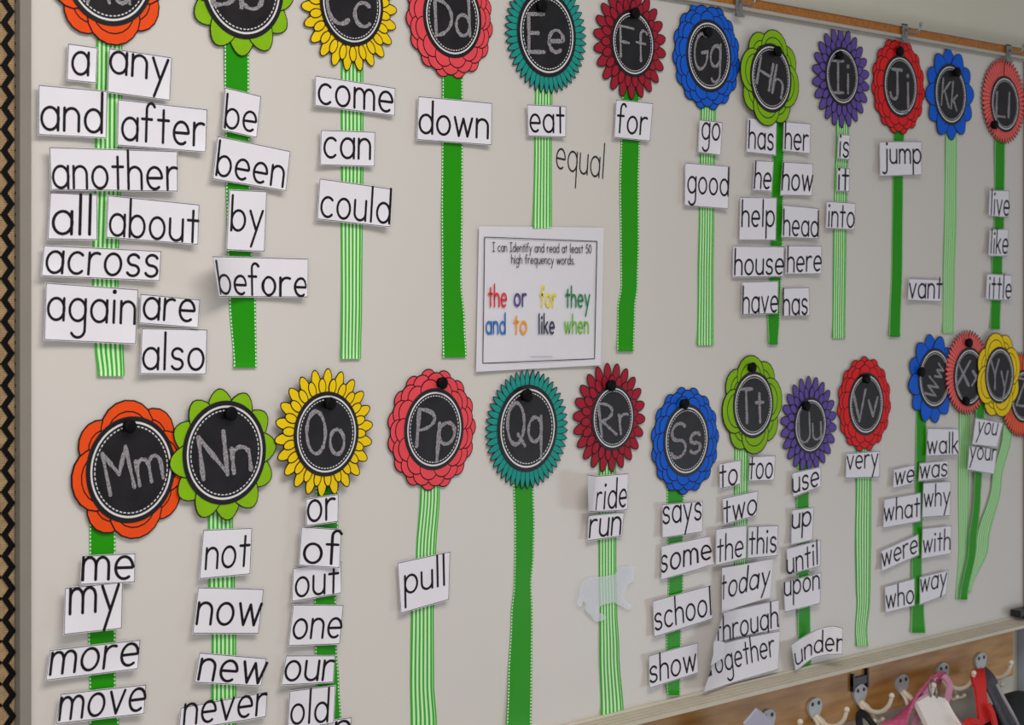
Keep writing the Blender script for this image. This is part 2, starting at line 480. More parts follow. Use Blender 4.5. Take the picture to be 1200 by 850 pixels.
O_ = lambda cx=.41, rx=.41: [arc(cx, .5, rx, .5, 90, 450, 26)]
ARCH = lambda x0, wd: cat(arc(x0 + wd / 2, .62, wd / 2, .38, 180, 0, 12), [(x0 + wd, .4), (x0 + wd, .2), (x0 + wd, 0)])
DOT = lambda x, y: [arc(x, y, .045, .045, 0, 360, 8)]
G = {
    'a': (.80, O_() + seg((.80, 1), (.80, 0))),
    'b': (.80, seg((0, 1.75), (0, 0)) + O_(.40, .40)),
    'c': (.72, [arc(.41, .5, .41, .5, 48, 312, 20)]),
    'd': (.80, O_(.40, .40) + seg((.80, 1.75), (.80, 0))),
    'e': (.78, cat([(.03, .5), (.3, .5), (.55, .5), (.78, .5)], arc(.4, .5, .39, .5, 0, 305, 22))),
    'f': (.52, cat(arc(.40, 1.42, .22, .30, 30, 180, 10), [(.18, 1.2), (.18, .8), (.18, .4), (.18, 0)]) + seg((-.06, 1), (.46, 1))),
    'g': (.80, O_() + cat([(.80, 1), (.80, .5), (.80, 0), (.80, -.35)], arc(.44, -.38, .36, .38, 0, -150, 10))),
    'h': (.70, seg((0, 1.75), (0, 0)) + ARCH(0, .70)),
    'i': (.12, seg((.06, 1), (.06, 0)) + DOT(.06, 1.42)),
    'j': (.36, cat([(.32, 1), (.32, .5), (.32, 0), (.32, -.4)], arc(.06, -.42, .26, .33, 0, -130, 8)) + DOT(.32, 1.42)),
    'k': (.64, seg((0, 1.75), (0, 0)) + seg((.58, 1), (.02, .42)) + seg((.2, .58), (.64, 0))),
    'l': (.12, seg((.06, 1.75), (.06, 0))),
    'm': (1.16, seg((0, 1), (0, 0)) + ARCH(0, .58) + ARCH(.58, .58)),
    'n': (.70, seg((0, 1), (0, 0)) + ARCH(0, .70)),
    'o': (.80, O_(.40, .40)),
    'p': (.80, seg((0, 1), (0, -.78)) + O_(.40, .40)),
    'q': (.80, O_() + seg((.80, 1), (.80, -.78))),
    'r': (.50, seg((0, 1), (0, 0)) + [arc(.36, .58, .36, .42, 180, 65, 10)]),
    's': (.62, cat(arc(.32, .75, .28, .25, 25, 255, 14), arc(.31, .25, .30, .25, 80, -155, 14))),
    't': (.52, seg((.26, 1.45), (.26, 0)) + seg((-.02, 1), (.54, 1))),
    'u': (.70, cat([(0, 1), (0, .7), (0, .38)], arc(.35, .36, .35, .36, 180, 360, 12), [(.70, .7), (.70, 1)]) + seg((.70, 1), (.70, 0))),
    'v': (.72, seg((0, 1), (.36, 0), (.72, 1))),
    'w': (1.08, seg((0, 1), (.27, 0), (.54, .95), (.81, 0), (1.08, 1))),
    'x': (.66, seg((0, 1), (.66, 0)) + seg((.66, 1), (0, 0))),
    'y': (.74, seg((0, 1), (.37, .06)) + seg((.74, 1), (.12, -.78))),
    'z': (.64, seg((.02, 1), (.62, 1), (0, 0), (.64, 0))),
    '.': (.12, DOT(.06, .04)), ' ': (.42, []),
    '5': (.66, seg((.6, 1.6), (.1, 1.6), (.06, .95)) + [arc(.3, .5, .36, .5, 130, -140, 16)]),
    '0': (.70, [arc(.35, .8, .35, .8, 90, 450, 24)]),
    'A': (1.1, seg((0, 0), (.55, 1.7), (1.1, 0)) + seg((.2, .6), (.9, .6))),
    'B': (.8, seg((0, 1.7), (0, 0)) + [arc(0, 1.28, .66, .42, 90, -90, 14), arc(0, .43, .78, .43, 90, -90, 14)]),
    'C': (1.0, [arc(.58, .85, .58, .85, 50, 310, 20)]),
    'D': (.95, seg((0, 1.7), (0, 0)) + [arc(0, .85, .95, .85, 90, -90, 20)]),
    'E': (.8, seg((.8, 1.7), (0, 1.7), (0, 0), (.8, 0)) + seg((0, .85), (.5, .85))),
    'F': (.8, seg((.8, 1.7), (0, 1.7), (0, 0)) + seg((0, .85), (.5, .85))),
    'G': (1.05, [arc(.55, .85, .55, .85, 55, 330, 22)] + seg((1.02, .45), (1.05, .78), (.6, .78))),
    'H': (.95, seg((0, 1.7), (0, 0)) + seg((.95, 1.7), (.95, 0)) + seg((0, .85), (.95, .85))),
    'I': (.7, seg((.35, 1.7), (.35, 0)) + seg((0, 1.7), (.7, 1.7)) + seg((0, 0), (.7, 0))),
    'J': (.85, cat([(.6, 1.7), (.6, 1.2), (.6, .4)], arc(.32, .34, .28, .34, 0, -180, 10)) + seg((.2, 1.7), (.95, 1.7))),
    'K': (.85, seg((0, 1.7), (0, 0)) + seg((.8, 1.65), (.02, .75)) + seg((.25, .95), (.85, 0))),
    'L': (.75, seg((0, 1.7), (0, 0), (.75, 0))),
    'M': (1.2, seg((.05, 0), (0, 1.7), (.6, .7), (1.1, 1.7), (1.2, 0))),
    'N': (1.0, seg((.03, 0), (0, 1.7), (1.0, .05)) + seg((1.0, 1.75), (1.0, 0))),
    'O': (1.05, [arc(.52, .85, .52, .85, 90, 450, 30)]),
    'P': (.8, seg((0, 1.7), (0, 0)) + [arc(0, 1.22, .8, .48, 90, -90, 16)]),
    'Q': (1.05, [arc(.52, .85, .52, .85, 90, 450, 30)] + seg((.65, .4), (1.08, -.1))),
    'R': (.85, seg((0, 1.7), (0, 0)) + [arc(0, 1.25, .75, .45, 90, -90, 16)] + seg((.1, .8), (.85, 0))),
    'S': (.85, cat(arc(.45, 1.28, .40, .42, 30, 255, 14), arc(.42, .43, .42, .43, 75, -160, 14))),
    'T': (.9, seg((0, 1.7), (.9, 1.7)) + seg((.45, 1.7), (.45, 0))),
    'U': (.9, cat([(0, 1.7), (0, 1.2), (0, .5)], arc(.45, .45, .45, .45, 180, 360, 14), [(.9, 1.1), (.9, 1.7)])),
    'V': (.95, seg((0, 1.7), (.47, 0), (.95, 1.7))),
    'W': (1.4, seg((0, 1.7), (.35, 0), (.7, 1.5), (1.05, 0), (1.4, 1.7))),
    'X': (.95, seg((0, 1.7), (.95, 0)) + seg((.95, 1.7), (0, 0))),
    'Y': (.9, seg((0, 1.7), (.45, .85), (.9, 1.7)) + seg((.45, .85), (.45, 0))),
    'Z': (.9, seg((.02, 1.7), (.9, 1.7), (0, 0), (.92, 0))),
}


def layout(text, gap=.30):
    x = 0; out = []
    for ch in text:
        wd, st = G[ch]
        for s in st: out.append([(px + x, py) for px, py in s])
        x += wd + gap
    return out, x - gap


def stroke(mb, pts, wd, f, caps=True, mi=0, wob=0.0):
    """a round-ended band of width wd along pts; f maps glyph (x, y) to a point in space"""
    n = len(pts); L, R = [], []
    r = wd / 2
    for i, (x, y) in enumerate(pts):
        a = pts[max(i - 1, 0)]; b = pts[min(i + 1, n - 1)]
        if pts[0] == pts[-1] or (abs(pts[0][0] - pts[-1][0]) + abs(pts[0][1] - pts[-1][1]) < 1e-6):
            if i == 0: a = pts[-2]
            if i == n - 1: b = pts[1]
        dx, dy = b[0] - a[0], b[1] - a[1]; d = math.hypot(dx, dy) or 1
        rr = r * (1 + wob * (random.random() - .5))
        L.append((x - dy / d * rr, y + dx / d * rr)); R.append((x + dy / d * rr, y - dx / d * rr))
    v = [f(*q) for q in L] + [f(*q) for q in R]
    mb.add(v, [(i, i + n, i + n + 1, i + 1) for i in range(n - 1)], mi)
    if caps and math.hypot(pts[0][0] - pts[-1][0], pts[0][1] - pts[-1][1]) > 1e-3:
        for e, j in ((0, 1), (n - 1, n - 2)):
            x, y = pts[e]; a0 = math.atan2(y - pts[j][1], x - pts[j][0])
            ring = [f(x + r * cos(a0 + pi * (k / 6 - .5)), y + r * sin(a0 + pi * (k / 6 - .5))) for k in range(7)]
            mb.add([f(x, y)] + ring, [(0, k + 1, k + 2) for k in range(6)], mi)


# ------------------------------------------------------------------ ribbons
def catmull(vals, t):
    n = len(vals) - 1
    s = min(max(t, 0), 1) * n; i = min(int(s), n - 1); u = s - i
    p0 = vals[max(i - 1, 0)]; p1 = vals[i]; p2 = vals[i + 1]; p3 = vals[min(i + 2, n)]
    return tuple(.5 * (2 * b + (c - a) * u + (2 * a - 5 * b + 4 * c - d) * u * u + (3 * b - a - 3 * c + d) * u ** 3)
                 for a, b, c, d in zip(p0, p1, p2, p3))


def ribbon(rows, matname, h, label, wave=0.0008, end_lift=0.003, bend=None):
    """rows: (left, right, row) edge positions from top to bottom"""
    NX, NY = 12, max(20, int((rows[-1][2] - rows[0][2]) / 7))
    total = rows[-1][2] - rows[0][2]
    # resample rows evenly by position along the ribbon
    def edge(s):
        y = rows[0][2] + s * total
        for k in range(len(rows) - 1):
            if rows[k][2] <= y <= rows[k + 1][2] + 1e-6:
                t = (y - rows[k][2]) / max(1e-6, rows[k + 1][2] - rows[k][2])
                sm = t * t * (3 - 2 * t)
                return rows[k][0] + (rows[k + 1][0] - rows[k][0]) * sm, rows[k][1] + (rows[k + 1][1] - rows[k][1]) * sm, y
        return rows[-1]
    ph = random.random() * 6
    fr = []; uv = []
    for j in range(NY + 1):
        s = j / NY; l_, r_, y = edge(s)
        for i in range(NX + 1):
            u = i / NX
            hh_ = h + wave * (1 + sin(s * 11 + ph + u * 1.5)) * (0.5 + 0.5 * sin(s * 4 + ph))
            hh_ += end_lift * max(0, (s - 0.93) / 0.07) ** 2
            P = at(l_ + (r_ - l_) * u, y, hh_)
            fr.append(P); uv.append((u, 0))
    mb = MB(); wdt = NX + 1
    mb.v = list(fr) + [p + Vector((0, 0.0004, 0)) for p in fr]
    n = len(fr)
    for j in range(NY + 1):
        zz = fr[0].z - fr[j * wdt].z
        for i in range(wdt):
            mb.uv[j * wdt + i] = (i / NX, zz); mb.uv[n + j * wdt + i] = (i / NX, zz)
    for j in range(NY):
        for i in range(NX):
            a = j * wdt + i
            mb.f.append((a, a + wdt, a + wdt + 1, a + 1)); mb.f.append((n + a, n + a + 1, n + a + wdt + 1, n + a + wdt))
        for i in (0, NX):
            a = j * wdt + i
            mb.f.append((a, n + a, n + a + wdt, a + wdt))
    for j in (0, NY):
        for i in range(NX):
            a = j * wdt + i; mb.f.append((a, a + 1, n + a + 1, n + a))
    mb.m = [0] * len(mb.f)
    return tag(mb.build('ribbon', matname, smooth=True), label, 'ribbon', 'ribbon stems on the whiteboard')


ST = 'ribbon_stitched'; SR = 'ribbon_striped'; PL = 'ribbon_pale'
HR = 0.0008
def stl(x): return 'bright green ribbon with white stitched edges ' + x
def srl(x): return 'green and white striped ribbon ' + x

RIB = [
    (SR, [(113, 143.5, -10), (113, 143.5, 45), (111.5, 143, 170), (108, 139, 330), (111, 145, 405), (115, 146, 441)], srl('behind the cards another, across and again')),
    (ST, [(263, 292, -10), (263, 292, 100), (264.5, 293.2, 200), (266.5, 295.6, 297), (268.5, 300, 352), (273.8, 301, 431)], stl('behind the cards been, by and before')),
    (SR, [(399.5, 425.8, 40), (399.5, 426, 135), (400, 426, 195), (399.4, 425, 265), (400, 424.4, 350), (399.6, 423, 421)], srl('behind the cards come, can and could')),
    (ST, [(518.8, 542.3, 60), (518.5, 542.3, 92), (518, 542.5, 170), (517.4, 542.2, 240), (518, 541, 330), (518, 545, 378), (518.8, 547, 419)], stl('hanging below the Dd flower, behind the card down')),
    (SR, [(627, 647.5, 70), (627, 647.5, 107), (626.3, 646.8, 163), (624.7, 646.8, 268)], srl('behind the card eat, ending at the framed poster')),
    (ST, [(730, 749, 80), (727.7, 750, 163), (726.2, 748.8, 215), (727, 749, 280), (727.6, 747.4, 335), (723.4, 744.4, 362), (723.2, 743, 412)], stl('hanging below the Ff flower, behind the card for')),
    (SR, [(822, 839.4, 100), (820.5, 838, 185), (819.4, 837, 255), (818, 836.3, 330), (817, 836.3, 405)], srl('behind the cards go and good')),
    (ST, [(908, 921, 120), (906.6, 919.6, 160), (905.2, 918.3, 190), (904, 917.7, 230), (902.5, 917, 285), (900.8, 915.4, 330), (899.3, 914, 370), (900.8, 912, 404)], stl('between the cards has and her, house and here')),
    (SR, [(980.8, 995.6, 110), (980.2, 995, 150), (977.5, 992.7, 230), (976.9, 991.9, 275), (975.6, 990.6, 397)], srl('behind the cards is, it and into')),
    (ST, [(1046.9, 1060, 120), (1046.7, 1060, 157), (1046, 1058.6, 210), (1044.7, 1058, 300), (1042, 1055.5, 395)], stl('hanging below the Jj flower, behind the card jump')),
    (PL, [(1108.4, 1121.7, 130), (1108.2, 1121.5, 162), (1107, 1121, 250), (1105.2, 1118.8, 330), (1104.7, 1117.7, 391)], 'pale green striped ribbon hanging below the Kk flower'),
    (ST, [(1166.4, 1178.4, 135), (1166, 1178, 165), (1165, 1177, 258), (1162.3, 1175, 310), (1160.3, 1172.4, 386)], stl('behind the cards live, like and ittle')),
    (ST, [(104.7, 135.6, 580), (104.7, 135.6, 660), (103.2, 135.6, 745), (104.7, 135.6, 810), (104.7, 139.7, 852), (105, 139, 905)], stl('behind the cards me, my, more and move')),
    (SR, [(243.5, 272.6, 560), (243.8, 273, 612), (244.4, 275.3, 680), (248.2, 276.8, 750), (248.2, 276.8, 810), (248, 277, 905)], srl('behind the cards not, now, new and never')),
    (ST, [(370, 397, 540), (369.5, 396.6, 614), (368.2, 393.8, 700), (369.3, 394.8, 760), (370.5, 397.5, 800), (373, 400, 845), (373, 400, 905)], stl('behind the cards or, of, out and one')),
    (SR, [(493.8, 516.6, 540), (492.8, 515.6, 575), (487.6, 511, 652), (482, 508.4, 715), (480.8, 508.8, 800), (481.5, 512, 850), (481, 512, 905)], srl('below the Pp flower, behind the card pull')),
    (ST, [(601.6, 625.3, 540), (601.6, 625.3, 570), (603, 626.5, 615), (603, 625.6, 650), (602.4, 622.8, 685), (598.8, 624.2, 722), (595.3, 623.5, 800), (593.5, 622.8, 858)], stl('below the Qq flower, without any card')),
    (SR, [(702, 722, 520), (701.8, 722.3, 635), (701.8, 722.3, 680), (702.9, 723.3, 715), (702.9, 725.8, 765), (704.6, 731, 840)], srl('below the cards ride and run, behind the clear cat')),
    (ST, [(781.5, 801.6, 540), (781.5, 801.6, 580), (782.2, 800.6, 635), (783.2, 800.7, 680), (780.8, 798.3, 740), (780.8, 797.2, 800), (782.5, 797.2, 815)], stl('behind the cards says, some, school and show')),
    (SR, [(860.7, 877.2, 500), (860.7, 877.2, 530), (860.5, 876.5, 575), (860.4, 875.5, 650), (860.3, 875.3, 690)], srl('behind the cards to, too, two, the and this')),
    (ST, [(935, 948.6, 520), (934.8, 948.2, 550), (933.4, 948.2, 590), (934.8, 948.5, 675), (934.8, 950, 725), (936, 951, 785)], stl('behind the cards use, up, until, upon and under')),
    (SR, [(1003.6, 1021, 500), (1003.4, 1021.2, 565), (1002.3, 1021, 625), (1003.4, 1020.2, 690), (1004.2, 1019.6, 706), (1002, 1016.2, 740), (1003.8, 1017.5, 758)], srl('hanging below the Vv flower and the card very')),
    (ST, [(1073.3, 1086, 460), (1073.3, 1085.6, 540), (1072.5, 1082.4, 572), (1070, 1081.4, 620), (1068.4, 1080.5, 670), (1068, 1083.2, 716), (1067.5, 1085, 742)], stl('between the cards we and was, were and with')),
]
for mt, rows, lb in RIB:
    ribbon(rows, mt, HR, lb, wave=0.0014 if mt == ST else 0.0008)
ribbon([(1124.2, 1137, 470), (1124, 1137, 500), (1122.8, 1135.8, 560), (1123.6, 1134.5, 640), (1120, 1130, 703)], PL, HR, 'pale green striped ribbon hanging below the Xx flower', wave=.0004, end_lift=.001)
ribbon([(1178.5, 1189, 488), (1175, 1185.6, 508), (1162.4, 1173.7, 565), (1144, 1158.8, 638), (1135, 1138.4, 695)], PL, HR + .0024, 'pale green striped ribbon slanting down from the Zz flower', wave=.0004, end_lift=0)
ribbon([(1144, 1154, 470), (1142, 1151, 558), (1141, 1149.5, 582), (1135, 1144.6, 640), (1125, 1134, 703)], ST, HR + .0048, stl('slanting below the cards you and your'), wave=.0004, end_lift=.001)

# ------------------------------------------------------------------ flowers
LINE = 0.018


def petal_poly(th, d, a, b, kind, n=18):
    """outline around a petal whose middle lies d out along angle th; a radial half-length, b half-width"""
    out = []
    for i in range(n):
        t = 2 * pi * i / n
        x = a * cos(t); y = b * sin(t)
        if kind == 'point':
            y = b * sin(t) * (abs(sin(t)) ** 0.45)
        elif kind == 'leaf':
            y = b * sin(t) * (1 - 0.16 * cos(t)) * (abs(sin(t)) ** 0.05)
        out.append((cos(th) * (d + x) - sin(th) * y, sin(th) * (d + x) + cos(th) * y))
    return out


def petal_list(style, rd):
    P = []
    if style == 'rose':
        angs = [96, 52, 8, -38, -82, -126, 190, 144]
        for i in (1, 3, 5, 7):
            for dd, sc in ((.60, 1), (.50, .80), (.50, .52)): P.append((radians(angs[i]), dd, .40 * sc, .38 * sc, 'o'))
        for i in (0, 2, 4, 6):
            for dd, sc in ((.60, 1), (.53, .78)): P.append((radians(angs[i]), dd, .40 * sc, .45 * sc, 'o'))
    elif style == 'single':
        for i in range(12): P.append((radians(98 + 30 * ((i * 2) % 12 + (1 if i >= 6 else 0))), 0.70, .30, .25, 'leaf'))
    elif style in ('sun', 'daisy'):
        n = 22 if style == 'sun' else 22
        for i in range(n): P.append((radians(86 + 360 / n * i), .78, .22, .098 if style == 'sun' else .105, 'o'))
        for i in range(n): P.append((radians(86 + 360 / n * (i + .5)), rd + .06, .13, .078 if style == 'sun' else .088, 'o'))
    elif style == 'dahlia':
        for k, (n, d, r) in enumerate(((15, .855, .145), (15, .755, .185), (13, .645, .185))):
            for i in range(n): P.append((radians(90 + 360 / n * (i + .5 * k)), d, r, r * (1.12 if k else 1.15), 'o'))
    elif style == 'spiky':
        for i in range(46): P.append((radians(90 + 360 / 46 * i), .78, .22, .064, 'point'))
    elif style == 'pencil':
        for i in range(52): P.append((radians(90 + 360 / 52 * i), .74, .26, .064, 'point'))
    return P


def flower(pair, style, color, cx, cy, R, dcx, dcy, rd, chalk, h, label, rot=0.0):
    """centre and radius in the photograph's rows; circle on the wall of the matching true size"""
    C = at(cx, cy, h); top = at(cx, cy - R, h); Rm = top.z - C.z
    root = empty('paper_flower', (C.x, -h, C.z - Rm))
    tag(root, label, 'paper flower', 'alphabet flowers on the whiteboard')
    D = at(dcx, dcy, h); rdm = at(dcx, dcy - rd, h).z - D.z
    pts = petal_list(style, rdm / Rm)
    mb = MB(); np = len(pts)
    T = 0.0011
    for i, (th, d, a, b, kind) in enumerate(pts):
        hz = h + 0.0003 + T * (i + 1) / np
        ln = LINE * (0.75 if style in ('spiky', 'pencil') else 1.15 if style == 'rose' else 1)
        po = petal_poly(th + rot, d, a, b, kind); pi_ = petal_poly(th + rot, d, a - ln * (1.6 if kind == 'point' else 1), b - ln * (0.9 if kind == 'point' else 1), kind)
        fo = [Vector((C.x + x * Rm, -hz, C.z + y * Rm)) for x, y in po]
        bo = [Vector((p.x, -h, p.z)) for p in fo]
        mb.prism(fo, bo, 0)
        mb.add([Vector((C.x + x * Rm, -hz - T / np * .5, C.z + y * Rm)) for x, y in pi_], [tuple(range(len(pi_)))], 1)
    # paper core behind the disc
    core = [Vector((C.x + .62 * Rm * cos(2 * pi * k / 40), -h - .0004, C.z + .62 * Rm * sin(2 * pi * k / 40))) for k in range(40)]
    mb.prism(core, [Vector((p.x, -h, p.z)) for p in core], 1)
    mb.build('petals', ['petal_line', PETAL[color]], root)
    hd = h + 0.0003 + T * 1.15
    mb = MB(); mb.lathe((D.x, -hd, D.z), [(rdm, 0), (rdm, .0003), (rdm * .995, .0005)], 64)
    disc = mb.build('chalkboard_disc', 'chalk_black', root, origin=(D.x, -hd, D.z))
    hd2 = hd + .0007
    def ring(mb, r0, r1, a0, a1, n):
        v = []
        for k in range(n + 1):
            a = a0 + (a1 - a0) * k / n
            for r in (r0, r1): v.append((D.x + r * rdm * cos(a), -hd2, D.z + r * rdm * sin(a)))
        mb.add(v, [(2 * k, 2 * k + 2, 2 * k + 3, 2 * k + 1) for k in range(n)])
    mb = MB(); ring(mb, .865, .905, 0, 2 * pi, 72); mb.build('white_ring', 'print_white', disc)
    mb = MB(); ND = 56
    for k in range(ND): ring(mb, .80, .822, 2 * pi * k / ND, 2 * pi * (k + .62) / ND, 3)
    mb.build('dashed_stitching', 'print_white', disc)
    if chalk:
        (ox, oy), (rx, ry), (ux, uy) = chalk
        st, W = layout(pair, .26)
        mb = MB()
        Po, Pr, Pu = at(ox, oy, hd2 + .0002), at(rx, ry, hd2 + .0002), at(ux, uy, hd2 + .0002)
        ex, ey = (Pr - Po) / W, (Pu - Po) / 1.7
        for k, s in enumerate(st):
            Pk = Po + Vector((0, -.00004 * k, 0))
            stroke(mb, s, .165 if rdm > .055 else .14, lambda x, y: Pk + ex * x + ey * y, wob=0.6)
        mb.build('chalk_letters', 'chalk_dust', disc)
    return root


def fl(pair, adj, col, kindname):
    return '%s %s paper flower with chalk letters %s' % (adj, kindname, pair)


H0 = 0.0034
FL = [
    ('Aa', 'rose', 'orange', 127, -30, 83.5, 127, -32, 62.5, ((103, 2), (152, 4), (99, -48)), H0, 'orange rounded-petal paper flower above the cards a and any', 0.0),
    ('Bb', 'single', 'lime', 283, -11.5, 78, 284, -14.5, 60.3, ((250, 5), (307, 12), (249, -42)), H0, 'lime green single-petal paper flower above the card be', radians(-8)),
    ('Cc', 'sun', 'yellow', 410, 9.5, 74.6, 411.5, 5, 49.2, ((384, 26), (434, 32), (383, -22)), H0, 'yellow sunflower-like paper flower with chalk letters Cc above come', 0),
    ('Dd', 'dahlia', 'coral', 527.5, 21.5, 71.2, 529.5, 20.5, 47.6, ((511.3, 41), (550.8, 42), (509.5, -1)), H0, 'coral pink scalloped paper flower with chalk letters Dd', 0),
    ('Ee', 'spiky', 'teal', 640, 40.4, 69.8, 640, 40, 50.4, ((620, 60.8), (660, 61.3), (619.5, 16.3)), H0, 'teal spiky paper flower with chalk letters Ee', 0),
    ('Ff', 'daisy', 'crimson', 738.6, 51, 65.7, 741, 51, 39.6, ((727.5, 66.3), (757.3, 73), (727, 30)), H0, 'dark red daisy-like paper flower with chalk letters Ff', radians(6)),
    ('Gg', 'dahlia', 'blue', 828.4, 65.6, 64, 830, 65.6, 42.7, ((813.5, 82.3), (843.8, 77), (814.6, 40.6)), H0, 'bright blue scalloped paper flower with chalk letters Gg', 0),
    ('Hh', 'rose', 'lime', 902, 91, 58.2, 902.6, 91.5, 40.6, ((886.7, 97.4), (915.2, 115), (892, 66)), .0098, 'lime green rounded-petal paper flower with chalk letters Hh', radians(-20)),
    ('Ii', 'daisy', 'purple', 985.7, 91.3, 59, 986, 89.6, 34.4, ((976, 108.5), (994.7, 109), (976, 71.2)), H0, 'purple daisy-like paper flower with chalk letters Ii', radians(5)),
    ('Jj', 'dahlia', 'red', 1053, 101, 57, 1054.4, 101, 36.8, ((1043, 115.5), (1064.7, 117.8), (1042.6, 80.5)), H0, 'red scalloped paper flower with chalk letters Jj', 0),
    ('Kk', 'single', 'blue', 1113, 110.5, 54, 1113.2, 110.8, 36, ((1103.2, 122.5), (1121, 129.5), (1105.5, 92.2)), H0, 'blue single-petal paper flower with chalk letters Kk', radians(-4)),
    ('Ll', 'pencil', 'salmon', 1175.6, 118.4, 50.8, 1177, 122, 33, ((1167.3, 136), (1182.5, 137.7), (1168.5, 107.8)), H0, 'salmon spiky paper flower with chalk letters Ll', 0),
    ('Mm', 'rose', 'orange', 153, 550.5, 82.5, 153, 550.5, 62.5, ((128.2, 580.6), (191.2, 560), (119.9, 532)), H0, fl('Mm', 'orange', 'orange', 'rounded-petal'), 0),
    ('Nn', 'single', 'lime', 262, 533, 78.3, 262.7, 530.5, 60.9, ((237.5, 562), (294, 550.5), (232.5, 512.5)), .0066, fl('Nn', 'lime green', 'lime', 'single-petal'), radians(-3)),
    ('Oo', 'sun', 'yellow', 380.4, 507, 75.6, 381.8, 508.7, 49.7, ((359.5, 531.8), (403.2, 532.5), (359.5, 482)), .0098, fl('Oo', 'yellow', 'yellow', 'sunflower-like'), 0),
    ('Pp', 'dahlia', 'coral', 506.5, 503.5, 71.8, 508, 503, 48, ((488.2, 523.4), (531.8, 519.7), (491.4, 480.2)), H0, fl('Pp', 'coral pink', 'coral', 'scalloped'), radians(6)),
    ('Qq', 'spiky', 'teal', 617.7, 503.3, 70.3, 617.5, 502, 51, ((594.8, 522.5), (634, 516.5), (594.8, 473.6)), H0, fl('Qq', 'teal', 'teal', 'spiky'), 0),
    ('Rr', 'daisy', 'crimson', 714.4, 489.6, 64.6, 717.7, 489.7, 38.4, ((705.3, 511.9), (737.4, 507.2), (701.2, 473.5)), H0, fl('Rr', 'dark red', 'crimson', 'daisy-like'), radians(8)),
    ('Ss', 'dahlia', 'blue', 803.2, 516.5, 63.6, 803.6, 516, 42.6, ((786.5, 538.8), (820.8, 529), (786.5, 499)), H0, fl('Ss', 'bright blue', 'blue', 'scalloped'), radians(8)),
    ('Tt', 'rose', 'lime', 881.4, 474.6, 58.8, 882, 474.5, 39.2, ((868.2, 496), (894.8, 494.6), (867, 456.5)), H0, fl('Tt', 'lime green', 'lime', 'rounded-petal'), 0),
    ('Uu', 'daisy', 'purple', 948, 497.4, 56.8, 949, 498.8, 33, ((937, 520), (962.4, 514), (936, 487)), H0, fl('Uu', 'purple', 'purple', 'daisy-like'), radians(5)),
    ('Vv', 'dahlia', 'red', 1013, 473.6, 56.2, 1014.3, 473.6, 37, ((1000.3, 496), (1028.2, 486), (1000.3, 461.6)), H0, fl('Vv', 'red', 'red', 'scalloped'), 0),
    ('Ww', 'single', 'blue', 1092.6, 444, 53, 1094.4, 443.6, 35.6, ((1095.3, 469), (1106.8, 431), (1083, 460.7)), H0, fl('Ww', 'blue', 'blue', 'single-petal'), 0),
    ('Xx', 'pencil', 'salmon', 1133.4, 437, 50.2, 1135, 441.7, 34.7, ((1120.8, 453.3), (1148.8, 450.8), (1122.5, 424.5)), .0066, fl('Xx', 'salmon', 'salmon', 'spiky'), 0),
    ('Zz', 'pencil', 'vermilion', 1197, 463, 50.5, 1199, 464.5, 31, ((1191, 475), (1213, 478), (1191, 443)), .0060, 'orange-red spiky paper flower at the right edge of the photo', 0),
    ('Yy', 'rose', 'yellow', 1170, 439.7, 51, 1170.6, 439.8, 33.4, ((1161.2, 456), (1181, 455), (1161.2, 422)), .0098, fl('Yy', 'yellow', 'yellow', 'rounded-petal'), radians(10)),
]
FH = {}
for a in FL:
    flower(*a); FH[a[0]] = a[10] + .0003 + .0011 * 1.15 + .0009

# round magnets ---------------------------------------------------
MAG = [('Mm', 151.8, 499.8, 8.4), ('Nn', 270.5, 485, 8.6), ('Oo', 386.6, 473.2, 7.8), ('Pp', 518.3, 449, 7.4), ('Qq', 617.5, 463.7, 8), ('Rr', 716.2, 452, 7),
       ('Ss', 802.2, 473.6, 6.4), ('Tt', 881.6, 430.8, 6.2), ('Uu', 944.9, 475.8, 6), ('Vv', 1015.5, 444, 6), ('Ww', 1080, 436.1, 6), ('Xx', 1135.8, 402, 5.6),
       ('Xx', 1132.4, 470.4, 5.6), ('Ee', 635, 7, 7.4), ('Ff', 744.4, 15.4, 7), ('Gg', 829.8, 37.5, 6.2), ('Hh', 911.4, 60.2, 6.4), ('Ii', 984.4, 64.8, 5.6),
       ('Jj', 1054.9, 60.2, 6), ('Kk', 1121.8, 84.6, 5.8), ('Ll', 1165.7, 146.4, 5.6)]
for i, (pr, x, y, r) in enumerate(MAG):
    h = FH[pr] + .0003
    c = at(x, y, h + .005); rm = at(x, y - r, h + .005).z - c.z
    mb = MB()
    mb.lathe((c.x, -h, c.z), [(rm * .80, 0), (rm * .84, .0012), (rm * .80, .003), (rm * .80, .0040), (rm * .95, .0050), (rm, .0062), (rm * .97, .0078), (rm * .8, .0090), (rm * .4, .0095)], 28)
    where = {11: 'near the top of the Xx flower', 12: 'low on the Xx flower'}.get(i, 'on the %s flower' % pr)
    tag(mb.build('round_magnet', 'magnet_black', smooth=True), 'round black knob magnet ' + where, 'magnet', 'round black magnets')

# ------------------------------------------------------------------ word cards
def solve_uv(P, px, py, u=.5, v=.5):
    for _ in range(8):
        x, y = P(u, v); e = 1e-4
        xu, yu = P(u + e, v); xv, yv = P(u, v + e)
        a, b, c, d = (xu - x) / e, (xv - x) / e, (yu - y) / e, (yv - y) / e
        det = a * d - b * c
        if abs(det) < 1e-9: break
        rx, ry = px - x, py - y
        u += (d * rx - b * ry) / det; v += (-c * rx + a * ry) / det
    return u, v


